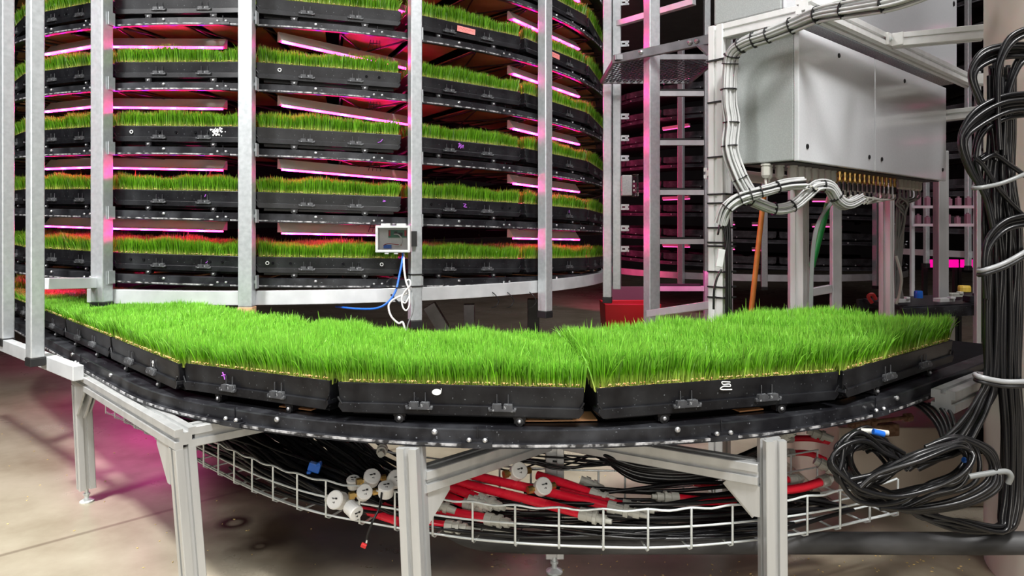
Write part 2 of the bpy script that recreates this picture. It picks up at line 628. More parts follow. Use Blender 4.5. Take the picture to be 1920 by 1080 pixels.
def blades(name, n, seed, mat, hmean, wmul=1.0, front_bias=1.0, l0=TL0, l1=TL1, lean=.22, zb=.066, over=.0):
    rng = np.random.default_rng(seed)
    y = rng.random(n) ** front_bias
    y[:n // 13] = .012 + rng.random(n // 13) ** 2 * .05
    half = (l0 + (l1 - l0) * y) / 2 - .012 + over
    x = (rng.random(n) * 2 - 1) * half
    yy = .005 + y * (TD - .02)
    # low waves in height
    ph = rng.random(6) * 6.28
    wv = .5 * np.sin(x * 17 + ph[0] + yy * 6) + .35 * np.sin(yy * 23 + ph[1] + x * 5) + .3 * np.sin(x * 41 + yy * 31 + ph[2])
    hh = hmean * (1 + .17 * wv) * (.80 + .26 * rng.random(n))
    tall = rng.random(n) < .008
    hh[tall] *= 1.25
    az = rng.random(n) * 2 * np.pi
    ln = np.abs(rng.normal(0, lean, n))
    edge = np.clip((np.abs(x) / half - .9) * 8, 0, 1)
    dx = np.cos(az) * ln + np.sign(x) * edge * .10
    dy = np.sin(az) * ln - (y < .06) * .06
    wa = rng.random(n) * 2 * np.pi
    w = (.0012 + .0006 * rng.random(n)) * wmul
    wx, wy = np.cos(wa) * w, np.sin(wa) * w
    z0 = np.full(n, zb)
    V = np.empty((n, 7, 3))
    for i, (f, cur, ws) in enumerate(((0, 0, .75), (.40, .30, 1.0), (.75, .66, .8))):
        cx, cy, cz = x + dx * hh * cur, yy + dy * hh * cur, z0 + hh * f
        V[:, i * 2] = np.stack([cx - wx * ws, cy - wy * ws, cz], 1)
        V[:, i * 2 + 1] = np.stack([cx + wx * ws, cy + wy * ws, cz], 1)
    V[:, 6] = np.stack([x + dx * hh, yy + dy * hh, z0 + hh * (1 - .25 * ln)], 1)
    idx = (np.arange(n) * 7)[:, None]
    quads = np.concatenate([idx + np.array([0, 1, 3, 2]), idx + np.array([2, 3, 5, 4])], 1).reshape(-1)
    tris = (idx + np.array([4, 5, 6])).reshape(-1)
    me = bpy.data.meshes.new(name)
    me.vertices.add(n * 7)
    me.vertices.foreach_set('co', V.reshape(-1))
    me.loops.add(len(quads) + len(tris))
    me.loops.foreach_set('vertex_index', np.concatenate([quads, tris]).astype(np.int32))
    nq = n * 2
    me.polygons.add(nq + n)
    st = np.concatenate([np.arange(nq) * 4, nq * 4 + np.arange(n) * 3])
    me.polygons.foreach_set('loop_start', st.astype(np.int32))
    me.update(calc_edges=True)
    me.validate()
    hA = me.attributes.new('h', 'FLOAT', 'POINT')
    hA.data.foreach_set('value', np.tile(np.array([0, 0, .4, .4, .75, .75, 1.0]), n).astype(np.float32))
    rA = me.attributes.new('r', 'FLOAT', 'POINT')
    rA.data.foreach_set('value', np.repeat(np.clip(rng.normal(.5, .22, n), 0, 1), 7).astype(np.float32))
    me.materials.append(M[mat])
    return me


FG = [blades('grass', 21000, s, 'grass', .074, .85, .85, over=.012) for s in (1, 2, 3)]
FGS = [blades('grass', 17000, s, 'grass', hh_, .9, .9, l1=.50, over=.016) for s, hh_ in ((4, .050), (5, .040), (6, .058), (9, .069))]
FGR = [blades('grass', 21000, s, 'grass', .088, .85, .85, over=.012) for s in (7, 8)]
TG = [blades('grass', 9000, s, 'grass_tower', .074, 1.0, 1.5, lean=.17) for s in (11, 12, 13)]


def tray_body(l0, l1):
    mb = MB()

    def quad(y, t=0.0):
        return (l0 + (l1 - l0) * y / TD) / 2 - t
    zb, zt = .018, .076
    # panels: outer, inner, two sides, floor
    ring = lambda t, z, ins=0: [(-quad(t, t + ins), t + ins, z), (quad(t, t + ins), t + ins, z), (quad(TD - t, t + ins), TD - t - ins, z), (-quad(TD - t, t + ins), TD - t - ins, z)]
    o0, o1, i1, i0 = ring(0, zb, .005), ring(0, zt), ring(.004, zt), ring(.009, zb + .004)
    vs = o0 + o1 + i1 + i0
    fs = []
    for k in range(4):
        j = (k + 1) % 4
        fs += [(k, j, 4 + j, 4 + k), (4 + k, 4 + j, 8 + j, 8 + k), (8 + k, 8 + j, 12 + j, 12 + k)]
    fs += [(3, 2, 1, 0), (12, 13, 14, 15)]
    mb.add(vs, fs)
    return mb


def tray_skirt(l0):
    mb = MB()
    # lower beam along the outer edge with clipped ends
    prof = [(-l0 / 2 + .004, .034), (l0 / 2 - .004, .034), (l0 / 2 - .002, .026), (l0 / 2 - .012, .014), (-l0 / 2 + .012, .014), (-l0 / 2 + .002, .026)]
    vs = [(x, -.003, z) for x, z in prof] + [(x, .03, z) for x, z in prof]
    n = len(prof)
    fs = [tuple(range(n)), tuple(reversed(range(n, 2 * n)))] + [((i + 1) % n, i, n + i, n + (i + 1) % n) for i in range(n)]
    mb.add(vs, fs)
    mb.box((0, .05, .010), (l0 * .9, .05, .012))
    # corner struts
    for sg in (-1, 1):
        mb.bar((sg * (l0 / 2 - .012), -.002, .03), (sg * (l0 / 2 - .001), -.001, .046), .004, .004)
    return mb


def clip_mb():
    mb = MB()
    for sx in (-.0125, .0125):
        mb.prism([(-.0115, 0), (.0115, 0), (.0095, .011), (-.0095, .011)], (sx, -.010, .029), (sx, .002, .029))
        mb.box((sx, -.0012, .049), (.0016, .0028, .020))
    mb.box((0, -.006, .0275), (.060, .008, .005))
    mb.lathe((-.031, -.006, .030), (-.026, -.006, .030), [(0, .0035), (.005, .0035)], 8)
    mb.lathe((.026, -.006, .030), (.031, -.006, .030), [(0, .0035), (.005, .0035)], 8)
    return mb


def caster_mb():
    mb = MB()
    mb.box((0, .012, .012), (.028, .022, .008))
    for s in (-1, 1):
        mb.prism([(-.002, -.006), (.002, -.006), (.002, .009), (-.002, .009)], (s * .010, .002, .005), (s * .010, .020, .005))
    return mb


def wheel_mb():
    mb = MB()
    mb.lathe((0, -.001, .003), (0, .012, .003), [(0, .004), (.001, .0095), (.011, .0095), (.013, .004)], 14)
    return mb


def bolt_mb(r=.0042, h=.004):
    mb = MB()
    mb.lathe((0, 0, 0), (0, -h, 0), [(0, r), (h * .5, r), (h * .9, r * .6), (h, r * .15)], 10)
    return mb


proto_parts = {}


def seed_mb(l0, l1):
    mb = MB()
    q = lambda y: (l0 + (l1 - l0) * y / TD) / 2 - .008
    nx, ny = 46, 14
    rnd = random.Random(5)
    vs, fs = [], []
    for j in range(ny + 1):
        y = .007 + (TD - .014) * j / ny
        for i in range(nx + 1):
            x = q(y) * (2 * i / nx - 1)
            e = 1 if (j in (0, ny) or i in (0, nx)) else 0
            vs.append((x, y, (.074 if e else .080) + rnd.uniform(-.0015, .0025)))
    for j in range(ny):
        for i in range(nx):
            a = j * (nx + 1) + i
            fs.append((a, a + 1, a + nx + 2, a + nx + 1))
    mb.add(vs, fs)
    # loose grains along the outer rim
    for _ in range(190):
        x = rnd.uniform(-1, 1) * q(0.02)
        y = .005 + rnd.random() ** 2 * .02
        a = rnd.uniform(0, 6.3)
        s = rnd.uniform(.0022, .0036)
        d = Vector((math.cos(a), math.sin(a), rnd.uniform(-.3, .3))) * s
        mb.tube([Vector((x, y, .079)) - d, Vector((x, y, .081)), Vector((x, y, .079)) + d], [.0005, .0018, .0005], 5)
    return mb


def make_tray(l0, l1, grass_me):
    r = empty('grow_tray', (0, 0, 0))
    tray_body(l0, l1).build('tray_body', 'black', r, bevel=.002)
    tray_skirt(l0).build('skirt', 'black', r, bevel=.0012)
    s = seed_mb(l0, l1).build('seed_mat', 'seed', r)
    g = bpy.data.objects.new('grass', grass_me)
    col.objects.link(g)
    g.parent = r
    first = None
    for x in (-.088, .098):
        if first is None:
            first = clip_mb().build('latch', 'latch', r, bevel=.0008)
            first.location.x = x
        else:
            c = first.copy()
            col.objects.link(c)
            c.location.x = x
            c.parent = r
    first = None
    for x in (-.135, .135):
        if first is None:
            first = caster_mb().build('caster', 'black', r)
            w = wheel_mb().build('wheel', 'dark', first)
            b = bolt_mb().build('axle_bolt', 'bolt', first)
            b.location = (0, -.0005, .004)
            first.location.x = x
        else:
            c = copy_tree(first, r)
            c.location.x = x
    return r


PROTO = make_tray(TL0, TL1, TG[0])
used = {'t': False}


def place_tray(pt, nrm, slope, label, gmesh, sx=1.0, inset=.03, zadd=.0385):
    """pt on the rail's outer edge, nrm outward"""
    o = PROTO if not used['t'] else copy_tree(PROTO)
    used['t'] = True
    for ch in o.children:
        if ch.name.startswith('grass'):
            ch.data = gmesh
    n = Vector((nrm[0], nrm[1], 0)).normalized()
    tx = Vector((-n.y, n.x, 0))
    X = (tx + Vector((0, 0, slope))).normalized()
    Y = -n
    Z = X.cross(Y).normalized()
    loc = Vector(pt) - n * inset + Vector((0, 0, zadd))
    m = Matrix((X, Y, Z)).transposed().to_4x4()
    m.translation = loc
    o.matrix_world = m @ Matrix.Diagonal((sx, 1, 1, 1))
    tag(o, label, 'grass tray', None)
    return o


K1 = 7
LEV = {1: 'lowest level', 2: 'second level up', 3: 'third level up', 4: 'fourth level up', 5: 'fifth level up', 6: 'sixth level up', 7: 'top level'}
BAYS = [(223.6, 'at its far left rim'), (243.6, 'left of the ring-end post'), (263.6, 'left of the wood-footed post'),
        (283.6, 'left of the junction box post'), (303.6, 'right of the junction box post'), (323.6, 'left of the grey box post'), (343.6, 'at its right rim')]
SL = -PITCH / (2 * PI * R1)
ci = 0
trays = {}
for k in range(1, K1 + 1):
    for bi, (a, where) in enumerate(BAYS):
        p, n = helix_pt(a, k)
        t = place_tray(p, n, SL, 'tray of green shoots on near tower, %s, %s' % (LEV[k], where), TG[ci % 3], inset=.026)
        t['group'] = 'grass trays on the near tower'
        trays[(k, bi)] = t
        ci += 1

# flat conveyor trays: on the last wrap, the straight and the curve
fl = []
for j, (a, wh) in enumerate(((183.6, 'behind the far left post'), (203.6, 'entering the tower at far left'))):
    p, n = helix_pt(a, 0)
    fl.append(place_tray(p, n, SL, 'black tray under pink light, %s' % wh, TG[j], inset=.026))
L12 = (T2 - T1).length
for j, (s, lab) in enumerate(((.125, 'grass tray behind the two long left posts, farthest on the straight run'), (.705, 'grass tray on the straight run passing under the tower ring end'), (1.285, 'third grass tray on the straight run, above the left bench'), (1.865, 'grass tray with white arrow mark, just before the front curve'))):
    p = T1.lerp(T2, s / L12)
    fl.append(place_tray((p.x, p.y, Z0), (Nf.x, Nf.y, 0), 0, lab, FGS[j], 1.02))
bd = [(235.2, 253.4, 'black grass tray with purple chalk mark, left of the front curve'), (253.4, 274.4, 'black grass tray with white oval mark at front of curve'),
      (274.4, 298.2, 'black grass tray with white squiggle mark, right of the front one'), (298.2, 326.0, 'rightmost grass tray running behind the concrete column')]
for j, (a0, a1, lab) in enumerate(bd):
    a = math.radians((a0 + a1) / 2)
    n = Vector((math.cos(a), math.sin(a), 0))
    if j < 3:
        p = Vector((*(C2 + n.to_2d() * R2), Z0))
    else:
        q = TE + DE * .045
        p = Vector((q.x, q.y, Z0))
        n = Vector((*NE, 0))
    L = R2 * math.radians(a1 - a0)
    t = place_tray(p, n, 0, lab, FG[j % 3] if j < 2 else FGR[j - 2], (L - .028) / TL0)
    fl.append(t)
for t in fl:
    t['group'] = 'grass trays on the flat conveyor'


# marks drawn on tray faces (local x, z on the outer face)
def mark(tray, pts, mat, name='drawn_mark', r=.0016, closed=False):
    mb = MB()
    P3 = [Vector((x, -.0012, z)) for x, z in pts]
    mb.tube(P3, r, 5, 4)
    return mb.build(name, mat, tray)


def disc(tray, x, z, rx, rz, mat, name='white_spot'):
    mb = MB()
    n = 18
    vs = [(x + rx * math.cos(2 * PI * i / n), -.0010, z + rz * math.sin(2 * PI * i / n)) for i in range(n)]
    vs += [(a, .001, b) for a, _, b in vs]
    mb.add(vs, [tuple(range(n)), tuple(reversed(range(n, 2 * n)))] + [(i, n + i, n + (i + 1) % n, (i + 1) % n) for i in range(n)])
    return mb.build(name, mat, tray)


def rect(tray, x, z, w, h, rot, mat, name):
    mb = MB()
    mb.box((0, 0, 0), (w, .0016, h), Matrix.Rotation(rot, 3, 'Y'))
    mb.v = [(a + x, b - .0008, c + z) for a, b, c in mb.v]
    return mb.build(name, mat, tray)


front = fl[7]
disc(front, -.050, .060, .0105, .0062, 'chalk')
mark(front, [(-.040, .061), (-.039, .068)], 'chalk', r=.0011)
sq = fl[8]
mark(sq, [(.012, .070), (-.006, .072), (-.004, .066), (.010, .066), (.012, .061), (-.004, .062), (-.010, .056), (.016, .054)], 'chalk', r=.0013)
pt = fl[6]
mark(pt, [(-.115, .066), (-.108, .056), (-.106, .050)], 'purple')
mark(pt, [(-.118, .058), (-.104, .061)], 'purple')
mark(fl[5], [(.10, .058), (.10, .044)], 'chalk', r=.0012)
mark(fl[5], [(.094, .053), (.10, .059), (.106, .053)], 'chalk', r=.0012)
for (k, b), ps in {(4, 4): None, (5, 4): None}.items():
    pass
tp = trays[(5, 4)]
rect(tp, -.005, .052, .088, .024, .03, 'tape', 'tape_label')
mark(tp, [(-.038, .054), (-.03, .058), (-.025, .050), (-.018, .058), (-.01, .051), (0, .057), (.008, .050), (.016, .056), (.026, .051)], 'tapeink', 'ink_scrawl', .0008)
tp = trays[(5, 5)]
rect(tp, -.03, .052, .082, .024, .02, 'tape', 'tape_label')
mark(tp, [(-.06, .054), (-.052, .058), (-.045, .050), (-.035, .057), (-.025, .051), (-.012, .056), (-.002, .052)], 'tapeink', 'ink_scrawl', .0008)
mark(trays[(3, 3)], [(.185, .040), (.196, .044), (.203, .054)], 'purple')
mark(trays[(3, 4)], [(-.045, .062), (-.036, .066), (-.044, .046), (-.030, .062), (-.034, .044), (-.020, .060), (-.022, .046)], 'purple')
mark(trays[(2, 4)], [(-.02, .060), (-.006, .058), (-.018, .048), (-.002, .046)], 'purple')
mark(trays[(2, 3)], [(.205, .060), (.215, .056), (.204, .054)], 'purple')
mark(trays[(1, 2)], [(.105, .046), (.112, .053)], 'purple')
mark(trays[(2, 2)], [(.10, .052), (.104, .062)], 'purple')
mark(trays[(2, 5)], [(.10, .05), (.10, .064)], 'purple')
st = trays[(3, 2)]
rnd = random.Random(3)
mb = MB()
for _ in range(60):
    x = .150 + rnd.gauss(0, .014)
    z = .052 + rnd.gauss(0, .011)
    if z < .03 or z > .073:
        continue
    s = rnd.uniform(.001, .005)
    n = 8
    o = rnd.random()
    vs = [(x + s * (.6 + .5 * rnd.random()) * math.cos(o + 2 * PI * i / n), -.0012 - rnd.random() * .0006, z + s * (.6 + .5 * rnd.random()) * math.sin(o + 2 * PI * i / n)) for i in range(n)]
    mb.add(vs, [tuple(range(n))])
mb.build('white_stain', 'chalk', st)
# bare mounting holes in some trays
for key, xs in {(1, 2): (-.21, -.155, .12, .17), (1, 3): (-.215, -.15, .05, .11), (3, 2): (-.09, -.02, .06, .11), (4, 3): (.19, .14), (2, 4): (-.17, .18, .22), (5, 1): (-.05, .0)}.items():
    for x in xs:
        mb = MB()
        mb.lathe((x, .001, .052), (x, -.0016, .052), [(0, .0055), (.0026, .0050), (.0026, .0028)], 12)
        mb.build('bolt_hole', 'void', trays[key])
for key, x in (((3, 2), -.205), ((4, 3), -.19), ((1, 3), .20), ((1, 3), -.235)):
    mb = MB()
    n = 14
    for i in range(n):
        a0, a1 = 2 * PI * i / n, 2 * PI * (i + 1) / n
        mb.bar((x + .006 * math.cos(a0), -.001, .052 + .006 * math.sin(a0)), (x + .006 * math.cos(a1), -.001, .052 + .006 * math.sin(a1)), .0025, .0025)
    mb.build('white_ring_mark', 'chalk', trays[key])

# ------------------------------------------------------------------ rails of the tower
RAILP = [(.000, .006), (.010, .005), (.012, .001), (.012, -.002), (-.004, -.002), (-.004, .028), (-.012, .028), (-.05, .028), (-.05, .032), (-.004, .032), (.000, .030)]
INNER_SKIRT = [(0, -.002), (0, .13), (-.008, .13), (-.008, -.002)]  # tower's inner rail drawn as a tall skirt to darken the inside


def rail_set(root, fr_out, fr_in, org, ribs, bolts, joints, tower=True):
    mb = MB()
    mb.sweep(RAILP, fr_out)
    mb.build('outer_rail', 'rail', root, org)
    mb = MB()
    mb.sweep([(.0125, .0012), (.0125, .0062), (.0105, .0062), (.0105, .0012)], fr_out)
    mb.build('scuffed_lip', 'scuff', root, org)
    mb = MB()
    mb.sweep(INNER_SKIRT if tower else [(0, -.002), (0, .04), (-.008, .04), (-.008, -.002)], fr_in)
    mb.build('inner_rail_skirt', 'void', root, org)
    mb = MB()
    for a, b in ribs:
        mb.tube([a, b], .004, 6)
    if ribs:
        mb.build('wire_bracing', 'wire', root, org)
    for p, n in bolts:
        b = bolt_mb(.006, .006).build('bolt', 'bolt', root)
        b.location = Vector(p) - Vector(org)
        b.rotation_euler = (0, 0, math.atan2(n[1], n[0]) + PI / 2)
    for p, n in joints:
        rz = math.atan2(n[1], n[0]) + PI / 2
        mb = MB()
        mb.box((0, -.008, .004), (.062, .016, .010))
        mb.box((0, -.004, .011), (.045, .008, .006))
        mb.box((0, -.0005, .022), (.0016, .003, .034))
        j = mb.build('joint_plate', 'rail', root)
        j.location = Vector(p) - Vector(org)
        j.rotation_euler = (0, 0, rz)
        for s in (-1, 1):
            b = bolt_mb(.005, .006).build('bolt', 'bolt', j)
            b.location = (s * .016, -.010, .014)


for k in range(1, K1 + 2):
    org = Vector((C1.x, C1.y, helix_z(270, k)))
    lab = 'spiral track, curved black rail carrying trays, %s' % LEV.get(k, 'cut off by the top edge')
    root = empty('spiral_track', org, lab, 'conveyor track', 'spiral tracks of the near tower')
    A = [45.2 + 359.4 / 120 * i for i in range(121)]
    fo = [helix_pt(a, k) for a in A]
    fi = [(helix_pt(a, k, R1 - .46)) for a in A]
    ribs = []
    for i in range(36):
        a = 45 + 10 * i
        p, n = helix_pt(a, k)
        q, _ = helix_pt(a, k, R1 - .46)
        p = p - n * .012
        dz = Vector((0, 0, .006))
        ribs.append((p + dz, q + dz))
        q2, _ = helix_pt(a + 8, k, R1 - .46)
        ribs.append((p - n * .01 + Vector((0, 0, .001)), q2 + Vector((0, 0, .001))))
        if i % 2 == 0:
            p2, n2 = helix_pt(a + 9, k)
            ribs.append((p2 - n2 * .02 + Vector((0, 0, .002)), q + Vector((0, 0, .002))))
    bl, jn = [], []
    for bi in range(-1, 7):
        a = 243.6 + 20 * (bi - 1)
        p, n = helix_pt(a - 1.8, k)
        bl.append((p + Vector((0, 0, .022)), n))
        p, n = helix_pt(a + 6.3, k)
        jn.append((p, n))
    rail_set(root, fo, fi, org, ribs, bl, jn)
    mb = MB()
    for i in range(36):
        a0, a1 = 45 + 10 * i + .6, 45 + 10 * i + 9.4
        if i % 2 == 1:
            a1 -= 1.5
        vs = []
        for (a, rr) in ((a0, R1 - .055), (a1, R1 - .055), (a1, R1 - .43), (a0, R1 - .43)):
            p, _ = helix_pt(a, k, rr)
            vs.append(p + Vector((0, 0, .020)))
        vs += [v + Vector((0, 0, .004)) for v in vs]
        mb.add(vs, [(0, 1, 2, 3), (7, 6, 5, 4), (0, 4, 5, 1), (1, 5, 6, 2), (2, 6, 7, 3), (3, 7, 4, 0)])
    mb.build('drip_or_shade_panel', 'tan', root, org)
    # pairs of hanging straps at some joints
    for a in (289.9, 249.9):
        p, n = helix_pt(a, k)
        tx = Vector((-n.y, n.x, 0))
        mb = MB()
        for sx in (-.018, -.006, .006, .018):
            b = p - n * .06 + tx * sx
            mb.bar(b + Vector((0, 0, 0)), b + tx * sx * .4 - n * .02 - Vector((0, 0, .03)), .002, .002)
        mb.bar(p - n * .07 - tx * .022 - Vector((0, 0, .012)), p - n * .07 + tx * .022 - Vector((0, 0, .012)), .003, .003)
        mb.build('hanger_clip', 'wire', root, org)

# flat conveyor: last wrap + straight + curve
org = Vector((C2.x, C2.y - R2, Z0))
root = empty('flat_conveyor_track', org, 'black flat conveyor rail curving across the front under the trays', 'conveyor track')
wrap_o = [helix_pt(60 + 4 * i, 0) for i in range(int((AF_deg - 60) / 4))]
wrap_i = [helix_pt(60 + 4 * i, 0, R1 - .46) for i in range(int((AF_deg - 60) / 4))]
fo = wrap_o + front_frames(0, s_end=.95)
fi = wrap_i + front_frames(-.46, s_end=.95)
ribs = []
ff = front_frames(-.012, step=4)
gg = front_frames(-.46, step=4)
for i, (a, b) in enumerate(zip(ff, gg)):
    if i % 2 == 0:
        ribs.append((a[0] + Vector((0, 0, .006)), b[0] + Vector((0, 0, .006))))
bl, jn = [], []
for a, kind in ((243.5, 'j'), (248.2, 'b'), (262.2, 'b'), (265.6, 'j'), (281.4, 'b'), (285.2, 'j'), (303.0, 'j'), (306.8, 'b')):
    n = Vector((math.cos(math.radians(a)), math.sin(math.radians(a)), 0))
    p = Vector((*(C2 + n.to_2d() * R2), Z0))
    (jn if kind == 'j' else bl).append((p if kind == 'j' else p + Vector((0, 0, .025)), n))
for s, kind in ((.55, 'b'), (.75, 'j'), (1.25, 'b'), (1.36, 'j'), (1.7, 'b')):
    p = T1.lerp(T2, s / L12)
    n = Vector((*Nf, 0))
    (jn if kind == 'j' else bl).append((Vector((*p, Z0)) if kind == 'j' else Vector((*p, Z0 + .025)), n))
rail_set(root, fo, fi, org, ribs, bl, jn, tower=False)
mb = MB()
for i in range(len(ff) - 1):
    a, n = ff[i]
    b, n2 = ff[i + 1]
    vs = [a - n * .03, b - n2 * .03, b - n2 * .43, a - n * .43]
    vs = [Vector(v) + Vector((0, 0, .022)) for v in vs]
    vs += [v + Vector((0, 0, .004)) for v in vs]
    mb.add(vs, [(0, 1, 2, 3), (7, 6, 5, 4), (0, 4, 5, 1), (1, 5, 6, 2), (2, 6, 7, 3), (3, 7, 4, 0)])
mb.build('drip_or_shade_panel', 'void', root, org)  # black sheet put in so the gaps under the trays read as shade
for a_, w_ in ((246.5, 2.2), (268.5, 1.8), (271.2, 2.6), (288.5, 1.6), (301.5, 1.2)):
    vs = []
    for aa, rr in ((a_, R2 - .055), (a_ + w_ * 1.6, R2 - .055), (a_ + w_ * 1.6, R2 - .12), (a_, R2 - .12)):
        q = math.radians(aa)
        vs.append(Vector((C2.x + rr * math.cos(q), C2.y + rr * math.sin(q), Z0 + .034)))
    vs += [v + Vector((0, 0, .003)) for v in vs]
    mb = MB()
    mb.add(vs, [(3, 2, 1, 0), (4, 5, 6, 7), (0, 1, 5, 4), (1, 2, 6, 5), (2, 3, 7, 6), (3, 0, 4, 7)])
    mb.build('tan_shim', 'tan', root, org)



# ------------------------------------------------------------------ grow lights
def at_u(u, R, k, dz):
    a = theta_u(u, R)
    p, n = helix_pt(a, k, R)
    return p + Vector((0, 0, dz)), n


LIGHTS = [  # bay, (u0, R0), (u1, R1), where
    ('left of ring-end post', (84, R1 - .07), (188, R1 - .07)),
    ('left of wood-footed post', (206, R1 - .10), (419, R1 - .17)),
    ('left of junction box post', (527, R1 - .035), (768, R1 - .30)),
    ('left of grey box post', (962, R1 - .06), (1086, R1 - .06)),
]


def light_bar(p0, p1, nrm, label, strength=1):
    L = (p1 - p0).length
    X = (p1 - p0).normalized()
    n = Vector((nrm[0], nrm[1], 0))
    n = (n - X * n.dot(X)).normalized()
    Z = X.cross(-n).normalized()
    r = empty('grow_light_bar', p0, label, 'grow light', 'pink grow lights in the near tower')
    r.matrix_world = Matrix((X, -n, Z)).transposed().to_4x4()
    r.matrix_world.translation = p0
    m = Matrix((X, -n, Z)).transposed().to_4x4()
    m.translation = p0
    r.matrix_world = m
    mb = MB()
    prof = [(-.0075, .0065), (-.0075, .004), (-.0065, .004), (-.0065, .005), (.034, .005), (.034, .044), (.024, .044), (-.002, .010)]
    vs = [(0, y, z) for y, z in prof] + [(L, y, z) for y, z in prof]
    q = len(prof)
    mb.add(vs, [tuple(range(q)), tuple(reversed(range(q, 2 * q)))] + [((i + 1) % q, i, q + i, q + (i + 1) % q) for i in range(q)])
    mb.build('housing', 'cream', r)
    mb = MB()
    mb.box((L / 2, .000, .0005), (L - .008, .012, .006))
    mb.build('led_strip', 'led', r)
    for f in (.26, .96):
        mb = MB()
        mb.box((L * f, .012, .022), (.005, .002, .05), Matrix.Rotation(-.54, 3, 'X'))
        mb.build('strap', 'wire', r)
    return r


for k in range(1, K1 + 1):
    for where, (u0, r0), (u1, r1) in LIGHTS:
        p0, n0 = at_u(u0, r0, k + 1, -.045)
        p1, n1 = at_u(u1, r1, k + 1, -.044)
        light_bar(p0, p1, (n0 + n1) / 2, 'pink grow light over near tower trays, %s, %s' % (LEV[k], where))
for a0, a1, lab in ((202, 216, 'red-pink grow light at far left above the flat conveyor'), (222, 237, 'red-pink grow light under lowest tower level at left')):
    p0, n0 = helix_pt(a0, 1, R1 - .14)
    p1, n1 = helix_pt(a1, 1, R1 - .14)
    dz = Vector((0, 0, -.055))
    light_bar(p0 + dz, p1 + dz, n0, lab)

# ------------------------------------------------------------------ tower posts, ring, beams
RP = R1 + .048


def post(name, p, z0, z1, rz, label, w=.05, d=.05, foot='dark', foot_h=.03, levels=True):
    r = empty(name, (p[0], p[1], z0), label, 'post', rz=rz)
    mb = MB()
    mb.box((0, 0, (z1 - z0) / 2), (w, d, z1 - z0))
    mb.build('tube', 'galv', r, bevel=.004)
    if foot:
        mb = MB()
        mb.box((0, 0, -foot_h / 2), (w + .003, d + .003, foot_h))
        mb.build('foot_cap' if foot == 'dark' else 'wooden_foot', foot, r, bevel=.002)
    return r


ZT = 2.45
PD = []
for u, vb, lab, foot, tw in ((191, 566, 'galvanized post with black foot at the left ring end', 'dark', .06), (463, 575, 'galvanized post standing on a small wood block', 'wood', .052),
                             (778, 600, 'galvanized post carrying the clear junction box', 'dark', .046), (1022, 583, 'galvanized post right of the junction box post', 'dark', .046),):
    a = theta_u(u, RP)
    p = C1 + Vector((math.cos(math.radians(a)), math.sin(math.radians(a)))) * RP
    z0 = H - (vb - VH) / F * p.y
    r = post('support_post', p, z0, ZT, math.radians(a) + PI / 2, lab, tw, .05, foot, .03)
    PD.append((a, p, r))
    for k in range(1, K1 + 1):
        mb = MB()
        zt = helix_z(a, k) + .02
        mb.box((.031 if u > 500 else .034, .012, zt - z0), (.005, .03, .05))
        mb.box((.030, .012, zt - z0 + .0), (.012, .01, .012))
        mb.build('rail_bracket', 'galv', r)
a = 337.0
p = C1 + Vector((math.cos(math.radians(a)), math.sin(math.radians(a)))) * RP
p = Vector((P(1139, 0, 3.62).x, 3.62))
z0 = H - (557 - VH) / F * p.y
r = post('support_post', p, z0, ZT, math.radians(-12), 'paired galvanized posts at tower right edge, holding slotted tabs', .045, .05, 'dark', .03)
mb = MB()
mb.box((.047, .03, (ZT - z0) / 2 + .02), (.042, .045, ZT - z0 - .04))
mb.build('second_tube', 'galv', r, bevel=.003)
for v in (2, 80, 217, 258, 303, 388, 428, 467):
    z = H - (v - VH) / F * 3.6
    if v == 303:
        z += .02
    mb = MB()
    n = 8
    prof = []
    for i in range(n + 1):
        t = -PI / 2 + PI * i / n
        prof.append((.105 + .015 * math.cos(t), .015 * math.sin(t)))
    out = [(.06, -.015)] + prof + [(.06, .015)]
    inn = [(.078, -.004), (.098, -.004), (.100, 0), (.098, .004), (.078, .004)]
    # plate made of strips around a slot
    mb.box((.0825, .02, z - z0 + .0095), (.055, .004, .011))
    mb.box((.0825, .02, z - z0 - .0095), (.055, .004, .011))
    mb.box((.066, .02, z - z0), (.018, .004, .01))
    mb.prism([(q[0] - .105, q[1]) for q in prof], (.1050, .022, z - z0), (.1050, .018, z - z0), up=(0, 0, 1))
    mb.build('slotted_tab', 'galv', r)
for u, Y, vb, lab in ((66, 2.19, 670, 'long galvanized post outside the conveyor at left'), (12, 2.55, 634, 'galvanized post at the extreme left edge')):
    p = P(u, 430, Y)
    z0 = H - (vb - VH) / F * Y
    post('support_post', p, z0, ZT, math.radians(-38), lab, .046, .04, 'dark', .026)

# silver ring
zr = .560
a0, a1 = theta_u(165, R1 + .012), 352
fr = []
for i in range(37):
    a = math.radians(a0 + (a1 - a0) * i / 36)
    n = Vector((math.cos(a), math.sin(a), 0))
    fr.append((Vector((C1.x + (R1 + .018) * n.x, C1.y + (R1 + .018) * n.y, zr)), n))
mb = MB()
mb.sweep([(0, 0), (0, .055), (-.04, .055), (-.04, 0)], fr)
o = mb.build('tower_ring', 'silver_paint', None, fr[18][0], bevel=.002)
tag(o, 'curved silver ring beam under the tower between the posts', 'ring beam')
# lower straight beam outside the conveyor, and the short bridge
q0 = PZ(-60, 610, .445)
q1 = PZ(147, 687, .445)
mb = MB()
mb.bar(q0 - Vector((0, 0, .02)), q1 - Vector((0, 0, .02)), .03, .044)
o = mb.build('lower_beam', 'silver_paint', None, q1, bevel=.002)
tag(o, 'straight silver beam low at left, joining the two long posts', 'beam')
e0 = P(84, 532, 2.42)
e1 = P(185, 530, 2.69)
mb = MB()
mb.bar(e0, e1, .03, .040)
o = mb.build('bridge_beam', 'silver_paint', None, e0, bevel=.002)
tag(o, 'short silver beam above the grass from long left post to ring end', 'beam')

